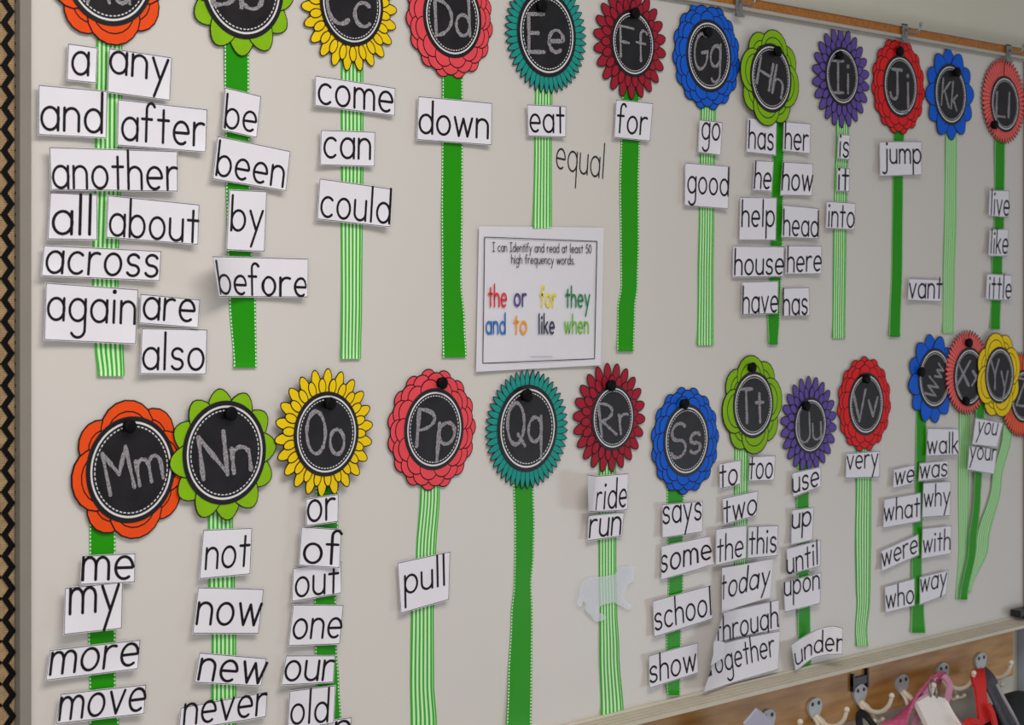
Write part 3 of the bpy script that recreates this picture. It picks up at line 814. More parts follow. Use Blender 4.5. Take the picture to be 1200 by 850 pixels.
def card(word, cols, text, h, label, lifts=None, name='word_card', line=True, nu=14, nv=8, sw=.145, gap=.30, tint='card_paper', uvtext=None, slant=None, group='word cards on the whiteboard'):
    """cols: list of (top point, bottom point, extra height) from left to right"""
    T = [c[0] for c in cols]; B = [c[1] for c in cols]; HH = [(c[2],) for c in cols]
    kn = [0.0]
    for a_, b_ in zip(T[:-1], T[1:]): kn.append(kn[-1] + abs(b_[0] - a_[0]))
    kn = [k_ / kn[-1] for k_ in kn]
    def rep(u):
        for i in range(len(kn) - 1):
            if u <= kn[i + 1] or i == len(kn) - 2:
                return (i + (u - kn[i]) / (kn[i + 1] - kn[i])) / (len(kn) - 1)
    def P(u, v):
        if len(T) == 2:
            t = (T[0][0] + (T[1][0] - T[0][0]) * u, T[0][1] + (T[1][1] - T[0][1]) * u)
            b = (B[0][0] + (B[1][0] - B[0][0]) * u, B[0][1] + (B[1][1] - B[0][1]) * u)
        else:
            t = catmull(T, rep(u)); b = catmull(B, rep(u))
        return t[0] + (b[0] - t[0]) * v, t[1] + (b[1] - t[1]) * v
    if lifts is None:
        lifts = [random.random() ** 2 * .0025, random.random() ** 2 * .0025, .001 + random.random() * .0045, .001 + random.random() * .0045]
    def Hh(u, v):
        e = catmull(HH, rep(u))[0] if len(HH) > 2 else HH[0][0] + (HH[1][0] - HH[0][0]) * u
        q = lambda t: max(0.0, 1 - 1.6 * t) ** 2
        return h + e + lifts[0] * q(u) * q(v) + lifts[1] * q(1 - u) * q(v) + lifts[2] * q(1 - u) * q(1 - v) + lifts[3] * q(u) * q(1 - v)
    def W(u, v, up=0.0):
        x, y = P(u, v); return at(x, y, Hh(u, v) + up)
    if len(T) > 2: nu = 72
    lift_ = .0002 if len(T) == 2 else .0004
    a, b, c_ = W(0, .5), W(1, .5), W(.5, 0)
    wid = (b - a).length; hgt = (W(.5, 1) - c_).length
    e0u, e1u, e0v, e1v = .0005 / wid, .0015 / wid, .0005 / hgt, .0015 / hgt
    us = [0, e0u, e1u] + [e1u + (1 - 2 * e1u) * i / nu for i in range(1, nu)] + [1 - e1u, 1 - e0u, 1]
    vs = [0, e0v, e1v] + [e1v + (1 - 2 * e1v) * i / nv for i in range(1, nv)] + [1 - e1v, 1 - e0v, 1]
    mb = MB(); NU, NV = len(us), len(vs)
    fr = [W(u, v) for v in vs for u in us]
    bk = [p + Vector((0, .00025, 0)) for p in fr]
    o = len(fr); mb.v = fr + bk
    for j in range(NV - 1):
        for i in range(NU - 1):
            q = j * NU + i
            ringm = 1 if line and (i in (1, NU - 3) or j in (1, NV - 3)) and 1 <= i <= NU - 3 and 1 <= j <= NV - 3 else 0
            mb.f.append((q, q + NU, q + NU + 1, q + 1)); mb.m.append(ringm)
            mb.f.append((o + q, o + q + 1, o + q + NU + 1, o + q + NU)); mb.m.append(0)
    for j in range(NV - 1):
        for i in (0, NU - 1):
            q = j * NU + i; mb.f.append((q, o + q, o + q + NU, q + NU)); mb.m.append(0)
    for i in range(NU - 1):
        for j in (0, NV - 1):
            q = j * NU + i; mb.f.append((q, q + 1, o + q + 1, o + q)); mb.m.append(0)
    root = mb.build(name, [tint, 'card_line'], smooth=True)
    tag(root, label, 'word card', group)
    if word:
        st, Wd = layout(word, gap)
        mb = MB()
        if uvtext:
            u0, u1, v0, v1, xh = uvtext
            f = lambda x, y: W(u0 + (u1 - u0) * x / Wd, v0 + (v1 - v0) * x / Wd - y * xh, lift_)
        else:
            xl, yl, xr, yr, xh = text
            # up direction follows the card's own sides
            ux = (T[0][0] - B[0][0]) + (T[-1][0] - B[-1][0]); uy = (T[0][1] - B[0][1]) + (T[-1][1] - B[-1][1])
            sl = ux / uy if slant is None else slant
            ar = sw / 2
            def f(x, y):
                t = x / Wd
                px = xl + (xr - xl) * t - sl * y * xh; py = yl + (yr - yl) * t - y * xh
                u, v = solve_uv(P, px, py)
                return W(u, v, lift_)
        for s in st: stroke(mb, s, sw, f)
        mb.build('lettering', 'ink', root)
    return root


def q4(tl, tr, br, bl, e=(0, 0)):
    return [(tl, bl, e[0]), (tr, br, e[1])]


HC = 0.0062
CARDS = [
 # word, flower, TL, TR, BR, BL, (baseline left x,y, right x,y, x-height), height
 ('a', 'Aa', (79.5, 50.5), (115, 55.5), (113, 98), (78, 94.5), (84.5, 86.5, 103, 88, 26), HC),
 ('any', 'Aa', (127.5, 56), (202, 67), (199.5, 118.5), (125.5, 108.5), (129, 84.5, 196, 95.5, 25), HC),
 ('and', 'Aa', (45, 99), (126.5, 106.5), (125, 162.5), (44.5, 158.5), (48.5, 151.5, 119, 155.5, 26.5), HC),
 ('after', 'Aa', (138, 116), (243.5, 128), (241.5, 179), (137, 171), (143, 163.5, 238, 171, 26), HC),
 ('another', 'Aa', (57.5, 172), (208.5, 177), (208.7, 225), (59.5, 223), (62.5, 220, 207.5, 222, 25.5), HC + .003),
 ('all', 'Aa', (58.5, 225), (114.5, 228), (114.5, 282), (55.5, 281), (62, 274, 106.5, 274.8, 26.5), HC),
 ('about', 'Aa', (126, 228.5), (234, 239.5), (232.5, 287.5), (124, 279), (128.5, 275.5, 231, 284, 25), HC),
 ('across', 'Aa', (51, 287), (189.5, 294), (187.5, 330), (48, 324), (54, 319.5, 184, 324.5, 25), HC),
 ('again', 'Aa', (53.5, 331), (162.5, 339), (159.5, 404), (51.5, 399), (56, 374.5, 157.5, 379.5, 25.5), HC),
 ('are', 'Aa', (164.5, 344), (235, 351), (232.5, 385), (163, 379.5), (168, 373.5, 227, 377, 24.5), HC),
 ('also', 'Aa', (165.8, 384.5), (243.3, 386), (242, 439.5), (163.8, 438.8), (167.5, 432.5, 238, 433.5, 24.5), HC),
 ('be', 'Bb', (263, 102), (306.5, 112.5), (301.3, 162), (260, 153), (263.5, 149.5, 299, 154.5, 22.5), HC),
 ('been', 'Bb', (254.5, 159), (340.8, 177), (335.6, 224.4), (248.8, 210.3), (253.5, 205, 331, 219, 23), HC),
 ('by', 'Bb', (268.5, 222), (313.2, 224), (310.3, 295.6), (265, 293.5), (271, 270, 307, 271, 23.5), HC),
 ('come', 'Cc', (369.3, 88), (463.8, 103), (463, 136.3), (368.8, 124.3), (373.5, 121, 459.5, 131.5, 23), HC),
 ('can', 'Cc', (375.8, 152), (440, 154.3), (439.3, 195.8), (375, 193.8), (380, 184.3, 433.5, 186.3, 23), HC),
 ('could', 'Cc', (374.4, 208.8), (460, 221.2), (457.6, 266.8), (371.5, 257.4), (376, 253.5, 456, 261.8, 23), HC),
 ('down', 'Dd', (490, 112.5), (577, 120.5), (576.3, 170.5), (488.3, 164.3), (491.5, 155.5, 571.5, 162, 21.5), HC),
 ('eat', 'Ee', (617.5, 122), (663.8, 124.3), (663.3, 161.3), (618.8, 160), (621.5, 154, 660.5, 155.5, 20), HC),
 ('for', 'Ff', (721.9, 116.3), (765.6, 120.8), (761.9, 166), (719.4, 161.5), (723.5, 155, 757, 157.8, 19.5), HC),
 ('go', 'Gg', (819.4, 139.8), (847, 143.3), (844.8, 182.5), (817.7, 179), (822.5, 162.5, 843, 164.3, 18.5), HC),
 ('good', 'Gg', (802.7, 190.4), (855.8, 194.6), (853.5, 245.4), (802, 241.3), (806, 225.5, 853, 229.3, 18.5), HC),
 ('has', 'Hh', (876, 137), (910.4, 143), (909.4, 182.5), (874.4, 179), (877.5, 173, 905.8, 175.8, 18), HC),
 ('her', 'Hh', (918.3, 142.3), (950.4, 144.6), (949.4, 180.8), (917.3, 177.3), (920, 173.8, 946.5, 176.3, 17.5), HC),
 ('he', 'Hh', (884, 187.7), (906.9, 188.8), (904.6, 224.8), (881.7, 223.8), (884, 220.3, 902.7, 220.9, 17.5), HC),
 ('how', 'Hh', (917.3, 189.4), (953.1, 191.5), (952, 230), (914, 229.4), (916.5, 222.3, 951.5, 223.5, 17.5), HC),
 ('help', 'Hh', (867.3, 230.8), (910.4, 231.5), (909.4, 282), (866, 282), (869.5, 265.2, 907, 265.2, 17.5), HC),
 ('head', 'Hh', (917.7, 239.8), (959.8, 244), (960.4, 280.4), (915.6, 278.8), (918.3, 275.3, 958.5, 277.3, 17), HC),
 ('house', 'Hh', (858.8, 288), (919.2, 288.8), (918, 324.6), (858, 325.6), (861, 322, 917.8, 321, 17.3), HC),
 ('here', 'Hh', (921, 287.5), (963.3, 288), (962.7, 321.5), (920, 321.9), (922.8, 318.8, 962, 317, 16.8), HC),
 ('have', 'Hh', (869.6, 330.2), (912.3, 329.2), (911.7, 367.7), (868.5, 369.4), (870.5, 367, 911.2, 365.2, 17.8), HC),
 ('has', 'Hh', (917.5, 337.5), (948.3, 336.5), (949.2, 370.4), (916.5, 371.5), (918, 369, 946, 368, 17.5), HC),
 ('is', 'Ii', (982.5, 156.8), (996.3, 158), (995.4, 187.8), (981, 186.2), (983.6, 183.5, 994, 184.2, 16.8), HC),
 ('it', 'Ii', (980.8, 196), (995.9, 197), (995.3, 225), (980.2, 224.3), (982.3, 221.8, 993.5, 222.6, 16.5), HC),
 ('into', 'Ii', (968.4, 235.5), (1003, 238), (1001.5, 269.8), (967.5, 268.2), (970.5, 265, 1000.5, 266.5, 16.8), HC),
 ('jump', 'Jj', (1030.4, 165.6), (1080.2, 165.6), (1080.2, 205.3), (1031, 207.2), (1036, 191.3, 1079, 191.3, 16), HC),
 ('vant', 'Kk', (1065, 326), (1104, 327.6), (1103.4, 354), (1063.4, 352.4), (1065.4, 349, 1103, 349.5, 16.3), HC),
 ('live', 'Ll', (1159.7, 222.8), (1182.8, 223), (1182, 255.5), (1158, 253.3), (1161.2, 251, 1182.3, 252.5, 16.8), HC),
 ('like', 'Ll', (1159.7, 268.8), (1182, 268.2), (1180.3, 300.6), (1158, 300.6), (1160.8, 296.8, 1180.6, 296.8, 16.3), HC),
 ('ittle', 'Ll', (1156.5, 320.6), (1186, 322.2), (1185, 352.4), (1155, 351.4), (1158.8, 349, 1184.6, 349.6, 16), HC),
 ('me', 'Mm', (95.9, 651.5), (159, 648), (158.5, 683), (93.8, 686), (97, 680, 155, 678.2, 26), HC),
 ('my', 'Mm', (75.9, 689), (144.4, 681.8), (143, 737.4), (74.4, 744.7), (82, 719.8, 138.3, 714.5, 29), HC + .003),
 ('more', 'Mm', (58.2, 761.8), (165, 749.4), (162, 784.7), (53.2, 798.5), (58.8, 791, 160, 779, 25.5), HC),
 ('move', 'Mm', (70.9, 813.2), (171.8, 802), (169.4, 837.4), (65, 849.4), (69.5, 844.3, 168.2, 832.2, 26), HC),
 ('not', 'Nn', (238, 621), (295.9, 618.5), (293.5, 673.5), (233.2, 679.4), (241, 667, 290.5, 663, 24), HC),
 ('now', 'Nn', (232, 688.2), (309.7, 690.3), (303.2, 743.5), (225.3, 743.2), (230.5, 731.5, 303.5, 733, 25), HC),
 ('new', 'Nn', (233.5, 764.7), (313, 771.5), (306.2, 805), (227.6, 800.6), (232.5, 796.5, 308.5, 801.3, 24), HC),
 ('never', 'Nn', (211.5, 829.4), (314, 810.3), (312, 841), (209, 858), (215.5, 850, 310.4, 837.2, 24), HC),
 ('or', 'Oo', (358, 584.6), (397.2, 578.8), (396.5, 611.9), (358.7, 617.3), (361, 611.5, 392, 608.2, 24), .0128),
 ('of', 'Oo', (352.9, 617), (400.6, 620.4), (398.3, 666.4), (350, 663.4), (356, 659.5, 396.5, 661.3, 22.5), HC + .003),
 ('out', 'Oo', (343.3, 665.8), (400.3, 657.2), (400.6, 695.8), (341.6, 706), (346.5, 699.8, 395.5, 694, 22), HC),
 ('one', 'Oo', (343.3, 708.4), (403, 709), (398.3, 755.5), (337.5, 757.9), (343, 748.7, 398.5, 747, 22.3), HC),
 ('our', 'Oo', (335, 768), (393, 768), (391, 800.5), (329, 804), (333.5, 797.8, 388.7, 797, 22.5), HC),
 ('old', 'Oo', (339.2, 809.7), (393.8, 803), (391.4, 848.3), (336.5, 857), (340.8, 849, 383.5, 845.8, 22.5), HC + .0015),
 ('on', 'Oo', (344, 850), (412.6, 840.5), (411, 880), (342, 890), (368, 873, 409, 866, 22), HC),
 ('pull', 'Pp', (465.5, 659.6), (527.9, 646.3), (526.2, 703.3), (469.6, 719.7), (475, 696, 521.5, 685.5, 20.5), HC),
 ('run', 'Rr', (689.5, 603.6), (732, 600.4), (729.3, 628.7), (687.7, 634.7), (690.8, 630, 726.5, 626, 20), HC),
 ('says', 'Ss', (775.8, 590.8), (824, 587.4), (823.7, 624), (775.8, 631.3), (777, 614, 821.5, 608.8, 19), HC),
 ('show', 'Ss', (759.8, 768.5), (818, 752.9), (818.6, 789), (761, 807.5), (762, 800.7, 815.5, 785.3, 18), HC),
 ('school', 'Ss', (764.5, 704.3), (833.3, 685.7), (835.7, 725.8), (766.4, 747.5), (768, 739, 833.8, 720, 18.5), HC),
 ('to', 'Tt', (842.4, 543.5), (868.7, 538.8), (867.8, 567.8), (843.5, 573.6), (844, 571.3, 863.8, 566.8, 17), HC),
 ('too', 'Tt', (878.8, 535.3), (909, 533.4), (907.5, 563.5), (877, 564.7), (877.8, 561.3, 904.7, 560, 17), HC),
 ('two', 'Tt', (846.3, 584.2), (888.7, 574.8), (886.8, 604.5), (848.2, 615.8), (848.8, 613, 886.3, 602, 16.8), HC),
 ('the', 'Tt', (838.8, 620), (875.5, 615.3), (874.6, 654.8), (838.4, 663.8), (841, 658.5, 870.4, 651.4, 17.3), HC + .003),
 ('this', 'Tt', (876.8, 617), (912.2, 615.6), (911.2, 652), (875.9, 655.2), (878.4, 649.5, 909.2, 646.8, 17.3), HC),
 ('use', 'Uu', (928.2, 554), (962.4, 547), (961.9, 570.6), (929.4, 583.5), (929.2, 578, 959.3, 569, 16), HC),
 ('up', 'Uu', (927.8, 597.4), (954, 594.2), (952.3, 633.5), (926.7, 639.4), (928.3, 620, 949.8, 615.5, 16), HC),
 ('until', 'Uu', (921.2, 643), (962, 632.5), (961.5, 664), (923.5, 674.5), (922.8, 673, 958.5, 661, 16), HC),
 ('upon', 'Uu', (917.8, 682.6), (962.8, 670.5), (961.2, 707.8), (919.7, 718.3), (919.5, 698.8, 960, 690, 15.5), HC + .002),
 ('very', 'Vv', (991.8, 531.5), (1031, 528.3), (1031, 559.7), (990.7, 561), (992.8, 550.3, 1028.4, 547.3, 14.8), HC),
 ('walk', 'Ww', (1087, 501.8), (1123.6, 502.5), (1124.2, 533.6), (1085.4, 535.3), (1087, 531.5, 1122.5, 531, 13.8), HC),
 ('we', 'Ww', (1047.5, 549.8), (1072, 544.4), (1070.6, 567.6), (1046, 573.2), (1048.8, 568.4, 1070.4, 564.5, 13.8), HC),
 ('was', 'Ww', (1077.7, 542.7), (1111.6, 539.3), (1111, 560.5), (1076.3, 564.7), (1078, 561, 1109.3, 557.7, 13.8), HC),
 ('what', 'Ww', (1036.2, 585), (1079, 577.5), (1079, 611.4), (1034.5, 619.8), (1036, 610.8, 1077, 605, 14.5), HC),
 ('why', 'Ww', (1082, 566.2), (1114.4, 563.9), (1113.8, 604.9), (1080.5, 607), (1082.8, 594.2, 1112.6, 591.6, 14.5), HC),
 ('were', 'Ww', (1032.5, 645.3), (1076.3, 626), (1077, 651), (1033.3, 670.7), (1034, 664.5, 1075, 647.2, 14.5), HC),
 ('with', 'Ww', (1081, 619.3), (1115.3, 615.6), (1114.4, 649.5), (1079.7, 656), (1081.8, 648, 1113, 643.8, 14), HC),
 ('who', 'Ww', (1036.7, 687.6), (1072, 677.7), (1072, 710.2), (1037.6, 719.3), (1038.8, 713.2, 1070.6, 706.5, 14.5), HC),
 ('way', 'Ww', (1077.7, 676.3), (1112, 667.9), (1108.8, 697.5), (1077.7, 709.7), (1078.4, 694.5, 1108.6, 686.5, 14.5), HC),
 ('you', 'Yy', (1143.3, 489.7), (1175.7, 495.5), (1168.3, 524.7), (1139, 521.5), (1145, 508, 1167.2, 510, 13), .0150),
 ('your', 'Yy', (1135.8, 522), (1168.7, 526.2), (1165, 556.3), (1133.7, 551.2), (1136.4, 537.5, 1166.4, 540, 13), .0128),
]
nhas = 0
for i_, (wd, pr, tl, tr, br, bl, tx, h) in enumerate(CARDS):
    extra = 'under the %s flower' % pr
    if wd == 'has':
        nhas += 1
        extra = 'beside her, tucked under the Hh flower' if nhas == 1 else 'beside have, lowest of the Hh cards'
    if wd == 'vant': extra = 'left of the pale ribbon under the Kk flower'
    lb = 'white paper word card reading %s, %s' % (wd, extra)
    if wd == 'on': lb = 'white word card cut off by the bottom edge of the photo, below old'
    c4 = q4(tl, tr, br, bl)
    stagger = ((i_ * 37) % 11) * .00012
    sw = .138 if tx[0] < 480 else (.145 if tx[0] < 850 else .155)
    card(wd, c4, tx, h + stagger, lb, sw=sw)

# cards that curl away from the board
card('before', [((248.8, 300), (256.8, 348.5), .030), ((262, 300.2), (266, 348.4), .012), ((282, 300.8), (284, 348.5), .002), ((310, 301.6), (310, 348.7), 0), ((361.2, 303), (360.6, 349), .003)],
     None, HC, 'white word card reading before, its left end curling off the board', lifts=[0, 0, .002, 0], nu=28,
     uvtext=(.045, .965, .91, .965, .45))
card('ride', [((688, 556), (690, 601), .020), ((695, 557), (692, 600.5), .010), ((701, 557.5), (697, 600.2), .003), ((718, 556.2), (716, 599.6), 0), ((736.4, 554.6), (735.3, 598.3), 0)],
     None, HC + .003, 'white word card reading ride, its left edge lifting, above run', lifts=[0, 0, 0, 0], nu=28,
     uvtext=(.30, .95, .93, .88, .45))
card('some', [((775.2, 639.7), (774.8, 680.6), 0), ((795, 635.6), (794, 675), 0), ((814, 631.7), (815, 668.8), 0), ((826, 629.2), (830, 663.8), .004), ((832.2, 628), (837.3, 663.3), .012)],
     None, HC, 'white word card reading some, its right edge bending outward', lifts=[0, 0, 0, .002], nu=24,
     uvtext=(.01, .96, .77, .76, .46))
card('today', [((846.4, 666), (846, 718.5), .004), ((862, 663.4), (860, 713.4), 0), ((880, 660.2), (876, 708), 0), ((906.3, 655.7), (902, 700.2), .006)],
     None, HC + .0022, 'white word card reading today, its top right corner lifting', lifts=[0, .006, 0, 0], nu=22,
     uvtext=(.0, .93, .70, .66, .355), line=False)
card('through', [((848.5, 717), (836.5, 755), .020), ((857, 715.2), (848, 752), .009), ((872, 711.8), (866, 746.8), .002), ((912.7, 702.7), (913.4, 738.9), .003)],
     (839, 754, 911.5, 734, 17), HC, 'white word card reading through, torn and curling at its left end', lifts=[0, 0, 0, 0], nu=24,
     slant=.02)
card('together', [((842.5, 754.8), (824, 812.8), .016), ((856, 751.5), (840, 807.5), .006), ((872, 747.6), (862, 800), .001), ((914.5, 739.3), (911.5, 785.3), .003)],
     (831, 792, 908, 768, 17), HC + .0024, 'white word card reading together, lowest card below the Tt flower', lifts=[0, 0, 0, 0], nu=24,
     slant=.10)
card('under', [((926.7, 755.2), (932.5, 787.8), .010), ((936, 749.6), (939, 782.5), .003), ((951, 741), (951, 773), .004), ((964, 735.4), (963.5, 769.2), .016), ((976, 733.4), (975.5, 768), .032), ((987.8, 735.8), (987.3, 767.8), .046)],
     None, HC, 'white word card reading under, its bright right end curling far out', lifts=[0, 0, 0, 0], nu=30,
     uvtext=(.06, .985, .82, .86, .42))

# folded white flap at the left end of the torn card pair
m = MB()
fl_ = [at(836.5, 752, .030), at(842, 751.5, .024), at(849, 753, .020), at(849.5, 770, .022), at(843.5, 774, .028), at(833, 780.5, .034), at(836, 767, .034)]
m.prism(list(reversed(fl_)), [p + Vector((.0004, .0006, 0)) for p in reversed(fl_)])
tag(m.build('paper_scrap', 'card_paper', fix=True), 'torn curled white paper scrap left of through and together', 'paper scrap')

# ------------------------------------------------------------------ poster in a clear sleeve
ps = card('', q4((561.5, 265.3), (707.6, 267), (704, 428), (558, 435.9)), None, .0042,
          'white poster with coloured words the, or, for, they in a black frame line', lifts=[.001, .002, .003, .003], name='poster', tint='poster_paper', line=False, nu=20, nv=16, group=None)
ps['category'] = 'poster'
HPO = .0068
def plane_text(mb, s, xl, yl, xr, yr, xh, h, sw, sl=0.0, gap=.3, mi=0):
    st, Wd = layout(s, gap)
    for q in st:
        stroke(mb, q, sw, lambda x, y: at(xl + (xr - xl) * x / Wd + sl * y * xh, yl + (yr - yl) * x / Wd - y * xh, h), mi=mi)
# printed sheet lies on the poster backing
tl, tr, br, bl = (568, 278), (699.7, 283), (696.8, 420.6), (565.9, 425.9)
m = MB()
cs = [tl, tr, br, bl]
for (a, b) in zip(cs, cs[1:] + cs[:1]):
    dx, dy = b[0] - a[0], b[1] - a[1]; d = math.hypot(dx, dy); nx, ny = -dy / d * .45, dx / d * .45
    m.add([at(a[0] + nx, a[1] + ny, HPO), at(b[0] + nx, b[1] + ny, HPO), at(b[0] - nx, b[1] - ny, HPO), at(a[0] - nx, a[1] - ny, HPO)], [(0, 3, 2, 1)])
m.build('frame_line', 'ink', ps)
m = MB()
plane_text(m, 'I can Identify and read at least 50', 577.4, 294.4, 693, 296.6, 6.0, HPO, .17, gap=.28)
plane_text(m, 'high frequency words.', 599.6, 308.6, 673.5, 309.8, 6.0, HPO, .17, gap=.28)
m.build('small_print', 'ink', ps)
for s, c, xl, yl, xr, yr, xh in (('the', 'p_red', 573, 359, 593.5, 359, 14.5), ('or', 'p_purple', 603, 358.4, 616.5, 358.4, 13.5), ('for', 'p_yellow', 634, 359, 651.5, 359, 13.5),
                                 ('they', 'p_green', 663.5, 359.4, 691, 359.4, 13.5), ('and', 'p_blue', 570, 391, 592, 391, 13.5), ('to', 'p_orange', 603, 390.6, 617, 390.6, 13.5),
                                 ('like', 'p_navy', 631.5, 390.8, 649.5, 390.8, 13), ('when', 'p_lime', 662, 390.2, 689.5, 390.2, 12.5)):
    m = MB(); plane_text(m, s, xl, yl, xr, yr, xh, HPO, .22, gap=.34); m.build('coloured_word', c, ps)
m = MB()
for k in range(22):
    xa = 621.5 + k * 1.2; m.add([at(xa, 418.2 - .3, HPO), at(xa + .8, 418.2 - .3, HPO), at(xa + .8, 418.2 + .3, HPO), at(xa, 418.2 + .3, HPO)], [(0, 3, 2, 1)])
m.build('fine_print', 'card_line', ps)

# marker writing straight on the board
m = MB()
plane_text(m, 'equal', 651.5, 196.5, 707, 209, 23, .0004, .105, sl=.06, gap=.28)
m.build('marker_writing', 'marker_ink', wb)

# clear plastic cat cutout -------------------------------------------
cat_px = [(150, 600), (150, 560), (165, 520), (170, 470), (185, 420), (210, 365), (250, 325), (310, 308), (360, 312), (440, 300), (520, 290), (545, 270), (560, 230), (590, 205), (640, 205),
          (670, 195), (705, 195), (712, 230), (705, 310), (690, 365), (650, 380), (640, 400), (640, 430), (615, 470), (610, 520), (630, 555), (690, 580), (685, 610), (650, 640), (610, 620),
          (540, 580), (510, 560), (470, 570), (380, 590), (360, 620), (365, 680), (420, 685), (430, 715), (410, 740), (350, 755), (310, 740), (265, 680), (230, 650), (235, 590), (215, 560),
          (195, 550), (190, 590), (170, 605)]
sm = []
for i in range(len(cat_px)):
    a = cat_px[i]; b = cat_px[(i + 1) % len(cat_px)]; sm.append((.75 * a[0] + .25 * b[0], .75 * a[1] + .25 * b[1])); sm.append((.25 * a[0] + .75 * b[0], .25 * a[1] + .75 * b[1]))
sm = [(660 + x / 8.5, 640 + y / 8.5) for x, y in sm][::-1]
m = MB(); fr = [at(x, y, .0062) for x, y in sm]; m.prism(fr, [p + Vector((0, .0034, 0)) for p in fr])
tag(m.build('plastic_cutout', 'clear_plastic', fix=True), 'translucent white cat-shaped plastic cutout across the striped ribbon below run', 'plastic cutout')

# map-rail hooks ----------------------------------------------------
def rail_hook(px, py0, py1, label):
    a = at(px, py0, .016); b = at(px, py1, .016)
    zt, zbm = a.z, b.z; x = a.x; w_ = .0085
    root = empty('map_hook', (x, -.014, zbm)); tag(root, label, 'hook', 'metal hooks on the map rail')
    m = MB(); m.box((x - w_, -.0155, zbm), (x + w_, -.0135, zt)); m.box((x - w_, -.0155, zt - .002), (x + w_, .004, zt)); m.box((x - w_ * 1.25, -.0185, zbm), (x + w_ * 1.25, -.0135, zbm + .004))
    m.build('strap', 'steel', root)
    m = MB(); z = zt - .010
    m.tube([(x + .002, -.016, z), (x + .004, -.022, z - .006), (x + .007, -.032, z - .008), (x + .009, -.040, z - .003), (x + .010, -.043, z + .007)], .0020, 8); m.ball((x + .010, -.043, z + .008), .0034)
    m.build('hook', 'steel', root, smooth=True)
    m = MB(); m.lathe((x - .001, -.0156, zbm + .014), [(.004, 0), (.0035, .0016), (.001, .002)], 12); m.build('rivet', 'steel', root)


rail_hook(866.8, -6, 19.5, 'metal map hook on the rail above the Gg and Hh flowers')
rail_hook(1061.2, 28, 50.5, 'metal map hook on the rail above the Jj flower')
rail_hook(1182.8, 52.5, 72.5, 'metal map hook on the rail above the Ll flower')

# ------------------------------------------------------------------ coat rack below the tray
pe = at(1187, 792, -.002)
ZK = pe.z; XK = pe.x
rk = empty('coat_rack', (XK - .8, 0, ZK))
tag(rk, 'brown wooden coat rail with double prong hooks below the marker tray', 'coat rack')
m = MB(); m.box((-.6, .002, ZK), (XK, WY, zb - .002))
m.box((-.6, .0005, ZK + .004), (XK - .002, .002, zb - .003)); m.build('back_board', 'rack_wood', rk)


def coat_hook(px, py):
    c = at(px, py, .003); x, z = c.x, c.z
    m = MB()
    ring = [(x + .0205 * cos(t) * (1 if sin(t) > 0 else .8 + .2 * (1 + sin(t))), z + (.015 if sin(t) > 0 else .024) * sin(t)) for t in [2 * pi * k / 28 for k in range(28)]]
    m.prism([Vector((a, -.0045, b)) for a, b in ring], [Vector((a, .0004, b)) for a, b in ring])
    plate = m.build('hook', 'zinc', rk, fix=True)
    for s in (-1, 1):
        m = MB(); m.lathe((x + s * .0095, -.0046, z + .005), [(.0036, 0), (.0034, .0012), (.0015, .0018)], 12); m.build('screw', 'screw_dark', plate)
    m = MB()
    P = [(x, -.004, z - .016), (x, -.016, z - .026), (x, -.032, z - .031), (x, -.050, z - .027), (x, -.064, z - .014), (x, -.070, z + .002)]
    P = [catmull(P, t / 16) for t in range(17)]
    m.tube(P, [.0056 - .0020 * i / 16 for i in range(17)], 10); m.ball((x, -.070, z + .004), .0055)
    m.build('long_prong', 'cream_enamel', plate, smooth=True)
    for s in (-1, 1):
        m = MB(); P = [(x + s * .006, -.004, z - .018), (x + s * .010, -.016, z - .028), (x + s * .012, -.024, z - .044), (x + s * .013, -.034, z - .050), (x + s * .013, -.042, z - .044)]
        P = [catmull(P, t / 10) for t in range(11)]
        m.tube(P, .0034, 8); m.ball(P[-1], .0044); m.build('short_prong', 'cream_enamel', plate, smooth=True)
    return c


HK = [(900, 842), (955, 828), (1008, 812), (1057.5, 800), (1105, 786), (1149.3, 774)]
hooks = [coat_hook(*p) for p in HK]

# black label bracket above the third hook
m = MB()
A, B = at(998.5, 789, .004), at(1017, 783, .004)
zc = at(1008, 797, .004).z
m.box((A.x, -.006, zc - .008), (B.x, .0003, zc + .006)); m.box((A.x, -.007, zc - .018), (A.x + .005, .0003, zc + .014)); m.box((B.x - .005, -.007, zc - .016), (B.x, .0003, zc + .018))
tag(m.build('label_bracket', 'black_plastic'), 'black H-shaped plastic bracket on the coat rail under the marker tray', 'bracket')

# bags on the hooks -------------------------------------------------
def band(m, pts, wd, side, th=.004, mi=0):
    """flat strap along pts, wide in direction side"""
    pts = [Vector(catmull([tuple(p) for p in pts], t / 24)) for t in range(25)]
    side = Vector(side).normalized(); v = []
    for i, p in enumerate(pts):
        t = (pts[min(i + 1, 24)] - pts[max(i - 1, 0)]).normalized(); n_ = t.cross(side).normalized()
        s_ = n_.cross(t).normalized()
        w_ = wd if not isinstance(wd, (list, tuple)) else wd[0] + (wd[1] - wd[0]) * i / 24
        v += [p + s_ * w_ / 2 + n_ * th / 2, p - s_ * w_ / 2 + n_ * th / 2, p - s_ * w_ / 2 - n_ * th / 2, p + s_ * w_ / 2 - n_ * th / 2]
    f = []
    for i in range(24):
        for k in range(4): f.append((4 * i + k, 4 * i + (k + 1) % 4, 4 * i + 4 + (k + 1) % 4, 4 * i + 4 + k))
    f += [(3, 2, 1, 0), (96, 97, 98, 99)]
    m.add(v, f, mi)


